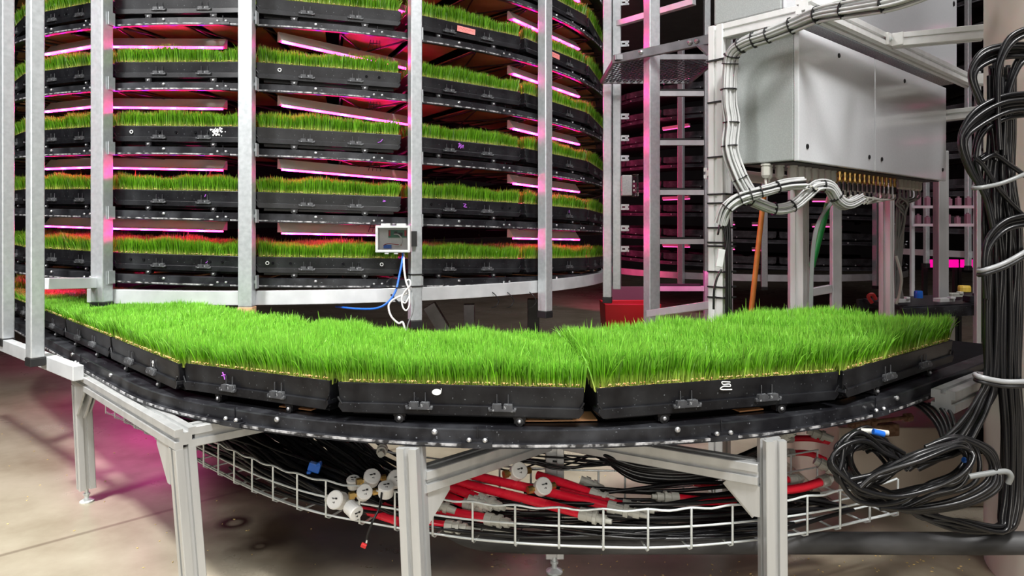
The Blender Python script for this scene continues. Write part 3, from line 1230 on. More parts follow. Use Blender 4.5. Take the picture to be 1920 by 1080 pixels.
# ------------------------------------------------------------------ conveyor stands
def leg(root, top, bot, org, foot=True, hw=.0225, rz=0, name='leg', up=None):
    top, bot = Vector(top), Vector(bot)
    d = (top - bot).normalized()
    b = bot + d * (.042 if foot else 0)
    mb = MB()
    mb.prism(tslot(hw), b, top, up or (math.sin(rz), math.cos(rz), 0))
    l = mb.build(name, 'alu', root, org)
    if foot:
        mb = MB()
        mb.lathe(bot, b, [(.0, .021), (.004, .021), (.009, .012), (.011, .0065), (.022, .0065), (.022, .010), (.028, .010), (.028, .006), (.042, .006)], 12)
        mb.build('levelling_foot', 'zinc', l, org)
    return l


def gusset(root, c, dx, dz, org, w=.04, s=.085, mat='alu'):
    """triangular corner bracket: legs along dx and dz from the corner c"""
    c, dx, dz = Vector(c), Vector(dx).normalized(), Vector(dz).normalized()
    n = dx.cross(dz).normalized()
    mb = MB()
    for sg in (-1, 1):
        o = c + n * sg * (w / 2 - .003)
        vs = [o, o + dx * s, o + dx * s + dz * .012, o + dz * s + dx * .012, o + dz * s]
        vs = [v - n * .0025 for v in vs] + [v + n * .0025 for v in vs]
        k = 5
        mb.add(vs, [tuple(reversed(range(k))), tuple(range(k, 2 * k))] + [(i, (i + 1) % k, k + (i + 1) % k, k + i) for i in range(k)])
    mb.bar(c + dx * s + dz * .006, c + dz * s + dx * .006, w - .004, .006, up=n)
    mb.bar(c + dx * .004, c + dx * s, w - .002, .006, up=dz)
    mb.bar(c + dz * .004, c + dz * s, w - .002, .006, up=dx)
    g = mb.build('corner_bracket', mat, root, org)
    mb = MB()
    p = c + dz * (s * .62) + dx * .005
    mb.lathe(p, p + dx * .01, [(0, .009), (.003, .009), (.003, .006), (.009, .006)], 10)
    mb.build('bolt', 'zinc', g, org)


ZF = Z0 - .004
LA = Vector((-1.345, 2.165, ZF))
LB = Vector((-.735, 1.545, ZF))
org = Vector((LA.x, LA.y, 0))
r = empty('conveyor_bench', org, 'left aluminium profile stand with two legs outside the conveyor', 'stand')
d = (LB - LA).normalized()
mb = MB()
mb.prism(tslot(.0225), LA - d * .02 - Vector((0, 0, .0225)), LB + d * .022 - Vector((0, 0, .0225)))
mb.build('top_beam', 'alu', r, org)
la_t = LA - Vector((0, 0, .045))
lb_t = LB - Vector((0, 0, .045))
dn = Vector((d.y, -d.x, 0))
leg(r, la_t, Vector((LA.x + .018, LA.y, 0)), org, up=dn)
leg(r, lb_t, Vector((LB.x + .03, LB.y, 0)), org, up=dn)
ci_ = Vector((-d.y, d.x, 0))
mb = MB()
mb.prism(tslot(.0225), LB - Vector((0, 0, .0225)) + ci_ * .0225, LB - Vector((0, 0, .0225)) + ci_ * .42)
mb.build('cross_beam', 'alu', r, org)
mb = MB()
mb.prism(tslot(.0225), LA - Vector((0, 0, .0225)) + ci_ * .0225, LA - Vector((0, 0, .0225)) + ci_ * .42)
mb.build('cross_beam', 'alu', r, org)
gusset(r, la_t + d * .0225, d, (0, 0, -1), org)
gusset(r, lb_t - d * .0225, -d, (0, 0, -1), org)

LC = Vector((-.205, 1.405, ZF))
LD = Vector((.545, 1.455, ZF))
LR = Vector((.105, 1.72, ZF))
org = Vector((LR.x, LR.y, 0))
r = empty('conveyor_stand', org, 'front aluminium stand with two tall legs under the curve', 'stand')
leg(r, LC, (LC.x + .018, LC.y, 0), org, rz=.35)
leg(r, LD, (LD.x + .003, LD.y, 0), org, rz=-.1)
leg(r, LR - Vector((0, 0, .05)), (LR.x, LR.y, 0), org)
zc = -.075
for S in (LC, LD):
    e = Vector((LR.x + (.02 if S is LC else -.02), LR.y + .03, 0))
    dd = Vector((e.x - S.x, e.y - S.y, 0)).normalized()
    mb = MB()
    a = Vector((S.x, S.y, ZF + zc)) + dd * .024
    b = Vector((LR.x, LR.y, ZF + zc)) - dd * .035
    mb.prism(tslot(.0225), a, b)
    mb.build('cross_beam', 'alu', r, org)
    gusset(r, a - Vector((0, 0, .0225)), dd, (0, 0, -1), org, .030, .068)
# ------------------------------------------------------------------ wire basket tray
BT = [(200, 731), (258, 757), (318, 785), (387, 820), (415, 833), (450, 849), (492, 866), (540, 882), (590, 896), (650, 907), (745, 922), (863, 938), (943, 945), (1023, 950), (1107, 953), (1190, 955), (1273, 953), (1350, 948), (1425, 941), (1497, 932), (1560, 922), (1630, 908), (1713, 891)]
ZBT, ZBB = .252, .160
top = [PZ(u, v, ZBT) for u, v in BT]
# even 0.1 m stations
fine = smooth_path(top, 8)
acc, stn = 0.0, []
nxt = 0.0
for a, b in zip(fine, fine[1:]):
    L = (b - a).length
    while nxt <= acc + L and L > 0:
        q = a.lerp(b, (nxt - acc) / L)
        stn.append((q, (b - a).normalized()))
        nxt += .0947
    acc += L
WB = .235
org = stn[len(stn) // 2][0].copy()
org.z = ZBB
root = empty('wire_basket', org, 'long galvanized wire cable basket hanging under the conveyor', 'cable tray')
inw = [Vector((-t.y, t.x, 0)) for _, t in stn]
lines = {'front': [], 'back': []}
n = len(stn)
mb = MB()
R = .0026
for off, zz in ((0, ZBT), (0, (ZBT + ZBB) / 2 + .006), (0, ZBB + .010)):
    pts = []
    for i in range(n):
        q = stn[i][0] + inw[i] * off
        q.z = zz
        pts.append(q)
    if zz == ZBT:   # wavy top wire
        pp = []
        for i in range(n - 1):
            m = (pts[i] + pts[i + 1]) / 2
            pp += [pts[i], m - Vector((0, 0, .005)) + inw[i] * .0]
        pts = pp + [pts[-1]]
    mb.tube(pts, R, 6, 3)
mb.build('front_wires', 'zinc', root, org)
mb = MB()
for off in (.02, .075, .13, .185):
    pts = [stn[i][0] + inw[i] * off for i in range(n)]
    for q in pts:
        q.z = ZBB
    mb.tube(pts, R, 6, 3)
mb.build('floor_wires', 'zinc', root, org)
mb = MB()
for zz in (ZBT, (ZBT + ZBB) / 2, ZBB + .01):
    pts = [stn[i][0] + inw[i] * WB for i in range(n)]
    for q in pts:
        q.z = zz
    mb.tube(pts, R, 6, 3)
mb.build('rear_wires', 'zinc', root, org)
for i in range(n):
    p = stn[i][0]
    q = inw[i]
    zt, zb = Vector((p.x, p.y, ZBT)), Vector((p.x, p.y, ZBB))
    mb = MB()
    o = -q * .003
    mb.tube([zt + o, zb + o + Vector((0, 0, .006)), zb + q * .008, zb + q * (WB - .008), zb + q * (WB + .003) + Vector((0, 0, .008)), zt + q * (WB + .003)], R, 6)
    mb.build('cross_wire', 'zinc', root, org)

# ------------------------------------------------------------------ contents of the basket


def pt(u, v, k=0.0):
    """a point lying in the basket heap seen at this pixel: deeper toward the back as v rises"""
    t = max(0.0, min(1.0, (985 - v) / 100))
    Y = 1.535 + .17 * t + k
    x = abs((u - 1100) / 430)
    Y += .10 * x * x
    return P(u, v, Y)


def hose(pts, label, fit=None, start=None, r=.0105, Yk=0.0):
    P3 = [pt(u, v, Yk) for u, v in pts]
    c = P3[0]
    o = empty('red_hose', c, label, 'hose', 'red hoses in the cable basket')
    mb = MB()
    mb.tube(P3, r, 10, 6)
    mb.build('tube', 'red', o, c)
    for end, tgt in ((fit, (P3[-1], P3[-1] - P3[-2])), (start, (P3[0], P3[0] - P3[1]))):
        if end:
            a, d = tgt
            d = d.normalized()
            mb = MB()
            L = end
            prof = [(-.012, r + .0035), (.006, r + .0035), (.006, r + .001), (L * .30, r + .001), (L * .32, r + .0045), (L * .45, r + .0045), (L * .46, r - .001), (L * .60, r - .001), (L * .60, r + .001), (L * .78, r), (L * .78, r - .004), (L, r - .005)]
            mb.lathe(a, a + d * L, prof, 12)
            mb.build('end_fitting', 'offwhite', o, c)
    return o


hose([(868, 887), (960, 908), (1060, 930), (1150, 952)], 'long red hose crossing topmost in basket, right of the front leg', .075, Yk=-.05)
hose([(842, 899), (930, 922), (1010, 942), (1097, 965)], 'long red hose just below the topmost one in basket', .06, Yk=-.05)
hose([(832, 909), (872, 924), (907, 938)], 'short red hose beside the front leg bracket, white ribbed end', .06, Yk=-.04)
hose([(822, 922), (860, 940), (880, 946)], 'short red hose tucked low beside the front leg bracket', .05, Yk=-.015)
hose([(1007, 891), (1060, 907), (1117, 928)], 'red hose on the right of the upper flow meter', .06, Yk=-.03)
hose([(1050, 922), (1110, 936), (1177, 949)], 'red hose on the right of the lower flow meter', .06, Yk=-.03)
hose([(800, 953), (860, 962), (920, 974)], 'red hose low in the basket, right of the front leg', .06, Yk=-.01)
hose([(797, 982), (820, 984), (845, 987)], 'stub of red hose lowest in basket beside front leg', .05, Yk=-.0)
hose([(652, 943), (690, 958), (750, 978)], 'red hose low in basket left of the front leg', Yk=-.01)
hose([(720, 950), (735, 956), (758, 960)], 'red hose stub directly left of the front leg', Yk=.01)
hose([(1262, 934), (1320, 939), (1377, 937)], 'red hose in basket left of the right leg', None, .05, Yk=-.03)
hose([(548, 894), (580, 902), (608, 911)], 'red hose under the blue clip in basket', Yk=-.01)
hose([(1468, 919), (1505, 914), (1543, 902)], 'bright red hose right of the right leg, white end cap', .035, None, Yk=-.10)
hose([(1470, 900), (1485, 899)], 'second red stub right of the right leg', .035, None, .009, Yk=-.08)
hose([(1478, 822), (1520, 822), (1553, 828)], 'dark red hose high behind right leg, under the rail', None, .04, .0085, Yk=.12)
hose([(1480, 849), (1515, 850), (1547, 862)], 'red hose in the middle behind the right leg', None, .035, .008, Yk=.10)
hose([(1396, 876), (1420, 872), (1440, 866)], 'red hose bend on the left of the right leg', Yk=.04)
hose([(1300, 905), (1330, 908), (1346, 907)], 'short red hose above the others left of right leg', None, None, .009, Yk=.03)
hose([(540, 893), (640, 905), (700, 905)], 'red hose behind the white caps at left', Yk=.10)


def meter(u, v, Y, label, r=.019, tilt=(.35, -.75, .55), stem='brass', h=.022):
    c = P(u, v, Y)
    d = Vector(tilt).normalized()
    o = empty('flow_meter', c, label, 'flow meter', 'white flow meters in the basket')
    mb = MB()
    mb.lathe(c - d * h, c + d * .004, [(0, r * .9), (.002, r), (h - .003, r), (h - .003, r * 1.06), (h + .001, r * 1.06), (h + .003, r * .95)], 18)
    mb.build('cap', 'white', o, c, smooth_all=False)
    x = d.cross(Vector((0, 0, 1))).normalized()
    y = x.cross(d).normalized()
    if y.z < 0:
        y = -y
        x = -x
    f = c + d * .0042
    mb = MB()
    for (a, b, w, hh) in ((-.005, .003, .005, .004), (.0025, .003, .008, .0012), (.0025, .0012, .006, .0008), (-.002, -.006, .0012, .004), (.001, -.006, .003, .0012)):
        vs = [f + x * (a + i * w / 2) + y * (b + j * hh / 2) for i, j in ((-1, -1), (1, -1), (1, 1), (-1, 1))]
        mb.add([v + d * .0004 for v in vs] + [v - d * .0006 for v in vs], [(0, 1, 2, 3), (0, 4, 5, 1), (1, 5, 6, 2), (2, 6, 7, 3), (3, 7, 4, 0)])
    mb.build('printed_mark', 'label', o, c)
    if stem:
        mb = MB()
        e = c - d * (h * .7)
        sx = x
        mb.lathe(e - sx * (r + .016), e + sx * (r + .016), [(0, .008), (.012, .008), (.012, .0055), (2 * r + .020, .0055), (2 * r + .020, .009), (2 * r + .032, .009)], 8)
        mb.build('inlet_pipe', stem, o, c)
    return o


meter(974, 882, 1.61, 'upper white flow meter on brass elbow, between two red hoses')
meter(1020, 911, 1.565, 'lower white flow meter with brass fitting, right of centre')
meter(698, 893, 1.63, 'white flow meter cap standing highest left of front leg', tilt=(.3, -.6, .75))
meter(743, 897, 1.60, 'white flow meter partly hidden behind the front leg', stem=None)
meter(724, 912, 1.555, 'round white meter head on a black lead, touching front leg', r=.017, tilt=(.1, -.35, .95), stem=None, h=.024)
meter(684, 922, 1.58, 'white flow meter lying low behind the basket wire', r=.017)
meter(628, 937, 1.585, 'white flow meter on left with printed mark', r=.020, tilt=(-.3, -.8, .4), stem='offwhite', h=.03)
meter(668, 962, 1.52, 'white meter lying near basket floor left of front leg', r=.016, tilt=(.6, -.6, -.2), stem=None, h=.03)
meter(662, 899, 1.67, 'white meter half buried behind the left red hose', r=.015, tilt=(0, -.3, .9), stem=None)

# dangling sensor lead with red plug
c = P(716, 922, 1.545)
o = empty('sensor_lead', c, 'thin black lead dangling below basket with a small red plug', 'wire')
mb = MB()
mb.tube([P(716, 922, 1.545), P(712, 950, 1.50), P(700, 975, 1.48), P(690, 1000, 1.48), P(688, 1012, 1.48)], .0025, 6, 5)
mb.build('lead', 'cable', o, c)
mb = MB()
mb.tube([P(688, 1012, 1.48), P(687, 1018, 1.48)], .002, 6)
mb.build('white_end', 'offwhite', o, c)
mb = MB()
mb.box(P(682, 1023, 1.48), (.012, .008, .008), Matrix.Rotation(.4, 3, 'Y'))
mb.build('plug', 'redpaint', o, c, bevel=.001)

# blue clip
c = P(590, 876, 1.75)
mb = MB()
mb.box(c, (.030, .016, .022), Matrix.Rotation(.3, 3, 'Y'))
mb.box(c + Vector((.012, -.004, .010)), (.012, .018, .008), Matrix.Rotation(-.4, 3, 'Y'))
mb.box(c + Vector((-.012, -.004, -.010)), (.010, .018, .008))
o = mb.build('blue_clip', 'blue', None, c, bevel=.002)
tag(o, 'small bright blue plastic connector at left in the basket', 'connector')

# white ribbed fittings
for u, v, Y, dx, dz, lab in ((716, 845, 1.74, .02, .0, 'white elbow fitting high left of the front leg'), (1110, 908, 1.70, .9, -.3, 'white ribbed fitting lying right of upper flow meter'),
                             (1480, 812, 1.68, .3, .3, 'white fitting high behind the right leg'), (1538, 815, 1.72, .6, -.2, 'large white fitting right of the right leg under rail'),
                             (1550, 876, 1.66, .7, -.4, 'white fitting in the middle right of the right leg'), (832, 950, 1.60, .9, -.25, 'white ribbed fitting beside front leg bracket'), (900, 944, 1.585, .9, -.3, 'white ribbed fitting between the red hose ends')):
    c = P(u, v, Y)
    d = Vector((dx, -.2, dz)).normalized()
    mb = MB()
    mb.lathe(c - d * .03, c + d * .03, [(0, .010), (.012, .010), (.012, .014), (.024, .014), (.024, .010), (.032, .010), (.032, .013), (.04, .013), (.04, .009), (.06, .008)], 12)
    o = mb.build('hose_fitting', 'offwhite', None, c)
    tag(o, lab, 'hose fitting')

# black cables lying in the basket
rnd = random.Random(21)
IC = min(range(n), key=lambda i: abs(stn[i][0].x / stn[i][0].y * F + 960 - 700))


def basket_cable(i0, i1, off, z, r, wob=.012):
    pts = []
    ph = rnd.uniform(0, 6)
    zb_ = ZBB + .012
    for i in range(i0, i1):
        q = stn[i][0] + inw[i] * (off + wob * math.sin(i * .9 + ph))
        t = (i - i0) / max(1, i1 - 1 - i0)
        env = 1 - max(0, t - .55) ** 2 * 4.5
        q.z = max(zb_, zb_ + (z - zb_) * max(.0, env) + wob * .5 * math.sin(i * .7 + ph * 2))
        pts.append(q)
    mb = MB()
    mb.tube(pts, r, 7, 4)
    c = pts[len(pts) // 2]
    o = mb.build('black_cable', 'cable', None, c)
    return o


for i in range(22):
    off = .025 + .19 * rnd.random()
    z = ZBB + .008 + .022 * rnd.random()
    i0 = rnd.choice((1, 2, 9, 10, 11))
    i1 = n - rnd.choice((1, 2, 3, 4))
    o = basket_cable(i0, i1, off, z, rnd.choice((.0038, .0045, .005)))
    tag(o, 'black cable lying along the floor of the wire basket', 'cable', 'black cables on the basket floor')
for i in range(90):
    off = .03 + .24 * rnd.random()
    z = ZBB + .02 + (.05 + .5 * off) * rnd.random() + .12 * off
    i0 = rnd.choice((1, 2, 3, 4))
    o = basket_cable(i0, min(n - 2, IC + rnd.choice((-1, 0, 0, 1, 2))), off, z, rnd.choice((.0042, .005, .0055)), .016)
    tag(o, 'black cable heaped in left half of the wire basket', 'cable', 'black cables heaped at left in basket')
for i in range(9):
    off = .05 + .15 * rnd.random()
    o = basket_cable(n - 11, n - 1, off, ZBB + .04 + .05 * rnd.random(), .0045, .014)
    tag(o, 'black cable heaped at the right end of the wire basket', 'cable', 'black cables heaped at right in basket')

# drooping loops between the legs
for i in range(11):
    t = i / 10
    y = 1.62 + .10 * rnd.random()
    v = 868 + 30 * t
    pts = [P(1105 + 30 * rnd.random(), 838 + 12 * rnd.random(), y + .05), P(1135 + 15 * t, 852 + 22 * t, y), P(1200, v + 4, y - .02), P(1290, v + 6 + 4 * rnd.random(), y - .03), P(1370, v - 8, y - .01), P(1430, v - 32, y + .06), P(1470, 826 + 15 * t, y + .14)]
    mb = MB()
    mb.tube(pts, .0048, 7, 5)
    o = mb.build('drooping_cable', 'cable', None, pts[3])
    tag(o, 'glossy black cable drooping in a loop between the two front legs', 'cable', 'drooping black cable loops')
mb = MB()
for u in (1378,):
    pts = [P(1374 + 8 * math.cos(a) * 1.2, 880 + 22 * math.sin(a), 1.60 + .03 * math.cos(a)) for a in [2 * PI * k / 16 for k in range(17)]]
    mb.tube(pts, .0022, 6)
o = mb.build('cable_tie', 'dark', None, P(1374, 880, 1.6))
tag(o, 'thin black tie holding the drooping cable loops', 'cable tie')
# messy thin leads under the rail
for i in range(16):
    u = rnd.uniform(900, 1120)
    y = rnd.uniform(1.66, 1.80)
    v = rnd.uniform(846, 868)
    pts = [P(u, v, y), P(u + 60, v + rnd.uniform(-8, 18), y + rnd.uniform(-.03, .03)), P(u + 130, v + rnd.uniform(-6, 24), y), P(u + 200, v + rnd.uniform(-16, 20), y + rnd.uniform(-.04, .04))]
    mb = MB()
    mb.tube(pts, .0026, 6, 5)
    o = mb.build('thin_lead', 'cable', None, pts[1])
    tag(o, 'thin black lead tangled behind the flow meters under the rail', 'wire', 'thin tangled black leads')
# big black pipe on the floor
pp = [P(800, 950, 1.64), P(850, 990, 1.62), P(900, 1010, 1.61), P(1000, 1017, 1.60), P(1200, 1018, 1.60), P(1500, 1018, 1.60), P(1800, 1019, 1.57), P(1936, 1018, 1.54)]
mb = MB()
mb.tube(pp, .0245, 16, 6)
o = mb.build('floor_pipe', noisy('dusty_black_pipe', (.012, .012, .013), (.10, .10, .105), 5, (.45, .7), lo=.4, hi=.75, stretch=(1, 2.5, 2.5)), None, pp[4])
tag(o, 'thick dusty black pipe running low under the wire basket', 'pipe')
# floor sweepings: scattered grains
mb = MB()
rnd = random.Random(9)
for _ in range(420):
    u, v = rnd.uniform(-20, 1940), rnd.uniform(700, 1100)
    if rnd.random() < .35:
        u, v = rnd.uniform(1050, 1900), rnd.uniform(930, 1090)
    p = PZ(u, v, 0)
    if p.y < 1.3 or (1 < p.x and p.y > 2.0):
        continue
    a = rnd.uniform(0, 6.3)
    s = rnd.uniform(.0022, .0038)
    d = Vector((math.cos(a), math.sin(a), 0)) * s
    p.z = .0012
    mb.tube([p - d, p, p + d], [.0004, .0014, .0004], 5)
o = mb.build('spilled_grain', noisy('grain', (.60, .42, .12), (.70, .54, .25), 200, (.7, .8)), None, (0, 1.6, 0))
tag(o, 'spilled yellow barley grains scattered over the floor', 'grain', None, 'stuff')

# ------------------------------------------------------------------ right side: column, cables
PC = Vector((1.49, 1.64))
mb = MB()
mb.lathe((PC.x, PC.y, 0), (PC.x, PC.y, 4.6), [(0, .31), (4.6, .31)], 64)
mb.sm = [True] * (len(mb.sm) - 2) + [False] * 2
o = mb.build('pillar', 'concrete', None, (PC.x, PC.y, 0))
tag(o, 'beige round concrete column at the right edge behind the black cables', 'column', None, 'structure')
mb = MB()
mb.box((1.62, 2.33, .122), (1.24, .42, .244))
o = mb.build('low_plinth', 'board', None, (1.6, 2.33, 0), bevel=.006)
tag(o, 'low beige plinth on floor behind the coiled cables', 'plinth')
mb = MB()
mb.bar(P(1828, 822, 2.02), P(1900, 822, 2.02), .05, .075)
o = mb.build('dark_channel', 'void', None, P(1860, 822, 2.02))
tag(o, 'black channel lying between plinth and concrete column', 'channel')
# rusty rod with nuts
a, b = P(1590, 797, 1.93), P(1706, 782, 1.98)
c = (a + b) / 2
r = empty('rusty_rod', c, 'rusty threaded rod with nuts under the rail, above the coil', 'rod')
mb = MB(); mb.tube([a, b], .006, 8)
mb.build('rod', 'rust', r, c)
for t in (.12, .38, .97):
    p = a.lerp(b, t)
    d = (b - a).normalized()
    mb = MB(); mb.lathe(p - d * .009, p + d * .009, [(0, .013), (.018, .013)], 6)
    mb.build('nut', 'rust', r, c)
mb = MB(); mb.box(P(1652, 806, 1.99), (.10, .03, .035), .2)
mb.build('anchor_plate', 'rust', r, c, bevel=.004)
# stub of profile under the rail near the column
a, b = P(1768, 752, 1.74), P(1850, 716, 2.02)
mb = MB(); mb.prism(tslot(.027), a, b)
o = mb.build('profile_stub', 'alu', None, a)
tag(o, 'cut aluminium profile end poking out under rail beside the column', 'profile')


def offset_strand(pts, offs, per=6):
    """path shifted by a smooth offset in the plane across the path"""
    pts = smooth_path(pts, per)
    x = (pts[1] - pts[0]).orthogonal().normalized()
    out = []
    n = len(pts)
    for i, p in enumerate(pts):
        t = (pts[min(i + 1, n - 1)] - pts[max(i - 1, 0)]).normalized()
        x = (x - t * x.dot(t)).normalized()
        y = t.cross(x)
        f = offs(i / (n - 1))
        out.append(p + x * f[0] + y * f[1])
    return out


def loom(name, pts, nst, rb, r, mat, label, cat, ties=(), tie_w=.0028, seed=1, strand='cable', tie_mat='dark', squash=1.0, black=0):
    rg = random.Random(seed)
    pts = [Vector(p) for p in pts]
    c = pts[len(pts) // 2]
    o = empty(name, c, label, cat)
    for s in range(nst):
        a0 = 2.4 * s
        rad = rb * math.sqrt((s + .5) / nst)
        tw = rg.uniform(-.8, .8)
        ph = rg.uniform(0, 6)

        def offs(t, a0=a0, rad=rad, tw=tw, ph=ph):
            q = rad * (1 + .18 * math.sin(7 * t + ph))
            return (q * math.cos(a0 + tw * t), squash * q * math.sin(a0 + tw * t))
        mb = MB()
        mb.tube(offset_strand(pts, offs), r, 6)
        mb.build(strand, mat if s >= black else 'cable', o, c)
    sp = smooth_path(pts, 8)
    for t in ties:
        i = min(int(t * (len(sp) - 1)), len(sp) - 2)
        p, d = sp[i], (sp[i + 1] - sp[i]).normalized()
        R_ = rb + r * 1.25
        mb = MB()
        mb.lathe(p - d * tie_w / 2, p + d * tie_w / 2, [(0, R_), (tie_w, R_)], 12)
        mb.build('cable_tie', tie_mat, o, c)
    return o


# vertical trunk of black cables
rg = random.Random(4)
c = P(1878, 560, 1.56)
trunk = empty('black_cable_bundle', c, 'thick vertical bundle of black cables in front of the concrete column', 'cable bundle')
NS = 30
for s in range(NS):
    f = s / (NS - 1)
    lay = s % 3
    Y = 1.50 + .038 * lay + rg.uniform(-.006, .006)
    u0 = 1847 + 66 * ((s * 7) % NS) / (NS - 1)
    j = lambda a: rg.uniform(-a, a)
    pts = []
    um = 1858 + .62 * (u0 - 1847)
    pts = [P(um + j(4), 150 + j(40), Y), P(um + j(4), 250, Y), P(um - 4 + j(5), 330, Y), P(u0 - 2 + j(4), 420, Y), P(u0 + j(4), 500, Y), P(u0 + j(5), 600, Y), P(u0 - 1 + j(4), 705, Y)]
    if u0 < 1876:
        k = (u0 - 1847) / 29
        pts += [P(u0 - 12 + j(4), 745, Y), P(1800 + 40 * k + j(8), 795 + j(6), Y - .01), P(1760 + 45 * k + j(10), 838 + 6 * k + j(6), Y - .01), P(1690 + 40 * k, 872 + j(10), Y)]
    else:
        k = (u0 - 1876) / 37
        pts += [P(u0 + 4, 800, Y), P(u0 + 4 + j(3), 900, Y), P(u0 - 2, 965, Y - .01), P(1868 + 22 * k, 992 + j(6), Y - .02), P(1800, 985 + j(10), Y - .02), P(1730, 962 + j(10), Y - .01), P(1690, 945 + j(8), Y)]
    mb = MB()
    mb.tube(pts, .0052, 7, 5)
    mb.build('cable', 'cable', trunk, c)
for g, (n_, base) in enumerate(((5, [(1935, 92), (1888, 92), (1843, 106), (1822, 140), (1836, 185), (1858, 235), (1866, 300)]), (3, [(1935, 52), (1895, 72), (1872, 120), (1868, 200), (1872, 280)]), (3, [(1935, 100), (1912, 112), (1894, 150), (1884, 210), (1880, 290)]),
                             (6, [(1935, 186), (1880, 193), (1828, 222), (1803, 262), (1818, 315), (1848, 368), (1862, 430)]), (3, [(1935, 205), (1880, 215), (1840, 245), (1828, 300), (1842, 350), (1856, 420)]),
                             (2, [(1826, 292), (1842, 306), (1872, 352), (1912, 398), (1935, 420)]), (2, [(1838, 296), (1862, 286), (1892, 306), (1922, 330)]), (4, [(1935, 408), (1888, 418), (1856, 448), (1847, 490), (1850, 560)]))):
    for s in range(n_):
        dx = (s - n_ / 2) * (5.2 if g in (0, 3) else 5)
        Y = 1.48 + .012 * ((s * 2) % 3) - .02 * (g % 2)
        pts = []
        for i, (u, v) in enumerate(base):
            w = 1 - i / (len(base) - 1) * .5
            pts.append(P(u - dx * .55 * w + rg.uniform(-1.5, 1.5), v - dx * w * (1.2 if i < 3 else .3), Y + .01 * i / len(base)))
        mb = MB()
        mb.tube(pts, .0050 if g != 5 else .0042, 7, 6)
        mb.build('cable_loop', 'cable', trunk, c)
for (ua, va, ub, vb, rr, mt) in ((1828, 353, 1922, 326, .0045, 'greytube'), (1838, 508, 1925, 470, .0048, 'dimtube'), (1838, 516, 1925, 479, .004, 'dark'), (1832, 705, 1925, 715, .0055, 'dimtube'), (1832, 714, 1925, 724, .004, 'dark')):
    mb = MB()
    mb.tube([P(ua - 2, va - 4, 1.56), P(ua, va, 1.455), P((ua + ub) / 2, (va + vb) / 2 + 5, 1.445), P(ub, vb, 1.45), P(ub + 3, vb - 4, 1.56)], rr, 8, 6)
    mb.build('strap', mt, trunk, c)

# coil
c = P(1700, 880, 1.44)
coil = empty('cable_coil', c, 'big glossy coil of black cable resting over right end of basket', 'cable coil')
for s in range(15):
    j = lambda a: rg.uniform(-a, a)
    k = s / 14
    Y = 1.36 + .13 * ((s * 4) % 15) / 14
    if s < 10:
        e = j(1)
        pts = [P(1606 + j(16), 912 - 10 * k + j(13), Y), P(1660 + j(15), 888 - 22 * k, Y), P(1725 + j(15), 864 - 26 * k, Y - .01), P(1788 + 10 * e, 838 - 14 * k, Y), P(1812 + 16 * e, 836 + j(13), Y + .01), P(1822 + 18 * e, 868 + j(13), Y), P(1800 + 26 * e, 900 + j(13), Y - .01), P(1745 + 20 * e, 925 + j(15), Y), P(1680, 938 + j(16), Y), P(1624 + j(15), 926 + j(16), Y), P(1586 + j(16), 900, Y), P(1570 + j(16), 866, Y + .01), P(1584 + j(16), 832 + j(15), Y + .02), P(1620 + j(16), 814 + j(13), Y + .03), P(1654 + 10 * k, 834 + j(15), Y + .04), P(1682 + j(16), 862 + j(15), Y + .05)]
    else:
        e = (s - 10) / 4
        pts = [P(1735, 842 + j(4), Y), P(1790, 824 - 6 * e, Y), P(1836 + 18 * e, 840 + j(4), Y), P(1858 + 14 * e, 872, Y), P(1846 + 26 * e, 906 + 10 * e, Y - .01), P(1790 + 20 * e, 936 + 12 * e, Y - .01), P(1710, 950 + 10 * e, Y), P(1650, 944 + j(13), Y)]
    mb = MB()
    mb.tube(pts, .0048, 7, 6)
    mb.build('cable_loop', 'cable', coil, c)
for s in range(4):
    Y = 1.47 + .01 * s
    pts = [P(1600 + 8 * s, 830 + 6 * s, Y + .03), P(1640, 822 + 8 * s, Y + .02), P(1690 - 8 * s, 860 + 8 * s, Y), P(1650 - 6 * s, 905, Y), P(1610 - 4 * s, 890, Y), P(1596 - 2 * s, 850, Y), P(1626, 826 + 4 * s, Y + .02)]
    mb = MB()
    mb.tube(pts, .0046, 7, 6)
    mb.build('cable_loop', 'cable', coil, c)
for u, v, dx in ((1637, 809, .022), (1806, 862, .004)):
    mb = MB()
    p = P(u, v, 1.395)
    mb.tube([p, p + Vector((dx, 0, -.25 * dx))], .0058, 8)
    mb.build('blue_tape', 'blue', coil, c)
mb = MB()
mb.tube([P(1615, 808, 1.43), P(1640, 809, 1.42), P(1665, 812, 1.42)], .0056, 8)
mb.build('white_plug', 'offwhite', coil, c)
# grey tube crossing the coil
mb = MB()
mb.tube([P(1816, 894, 1.385), P(1850, 888, 1.385), P(1885, 884, 1.385), P(1895, 892, 1.385), P(1890, 906, 1.39)], .0058, 8, 6)
o = mb.build('grey_tube', 'greytube', None, P(1850, 888, 1.38))
tag(o, 'short grey tube lying across the right side of the coil', 'tube')
# cables dropping from under the rail to the coil
for i in range(5):
    pts = [P(1700 + 14 * i, 752 + 2 * i, 1.80), P(1730 + 12 * i, 768, 1.74), P(1758 + 8 * i, 800, 1.66), P(1770 + 4 * i, 835, 1.60)]
    mb = MB()
    mb.tube(pts, .005, 7, 6)
    o = mb.build('dropping_cable', 'cable', None, pts[1])
    tag(o, 'black cable bending down from under rail between coil and column', 'cable', 'cables bending down beside the column')

# ------------------------------------------------------------------ enclosures on their frame
A_ = Vector((.746, .666, 0)).normalized()
B_ = Vector((.666, -.746, 0)).normalized()
UP = Vector((0, 0, 1))
N0 = Vector((.8645, 2.1, 0))


def ap(t, back, z):
    q = N0 + A_ * t - B_ * back
    return Vector((q.x, q.y, z))


ROT = math.atan2(A_.y, A_.x)
zb, zt, LEN, DEP = 1.060, 1.462, 1.357, .215


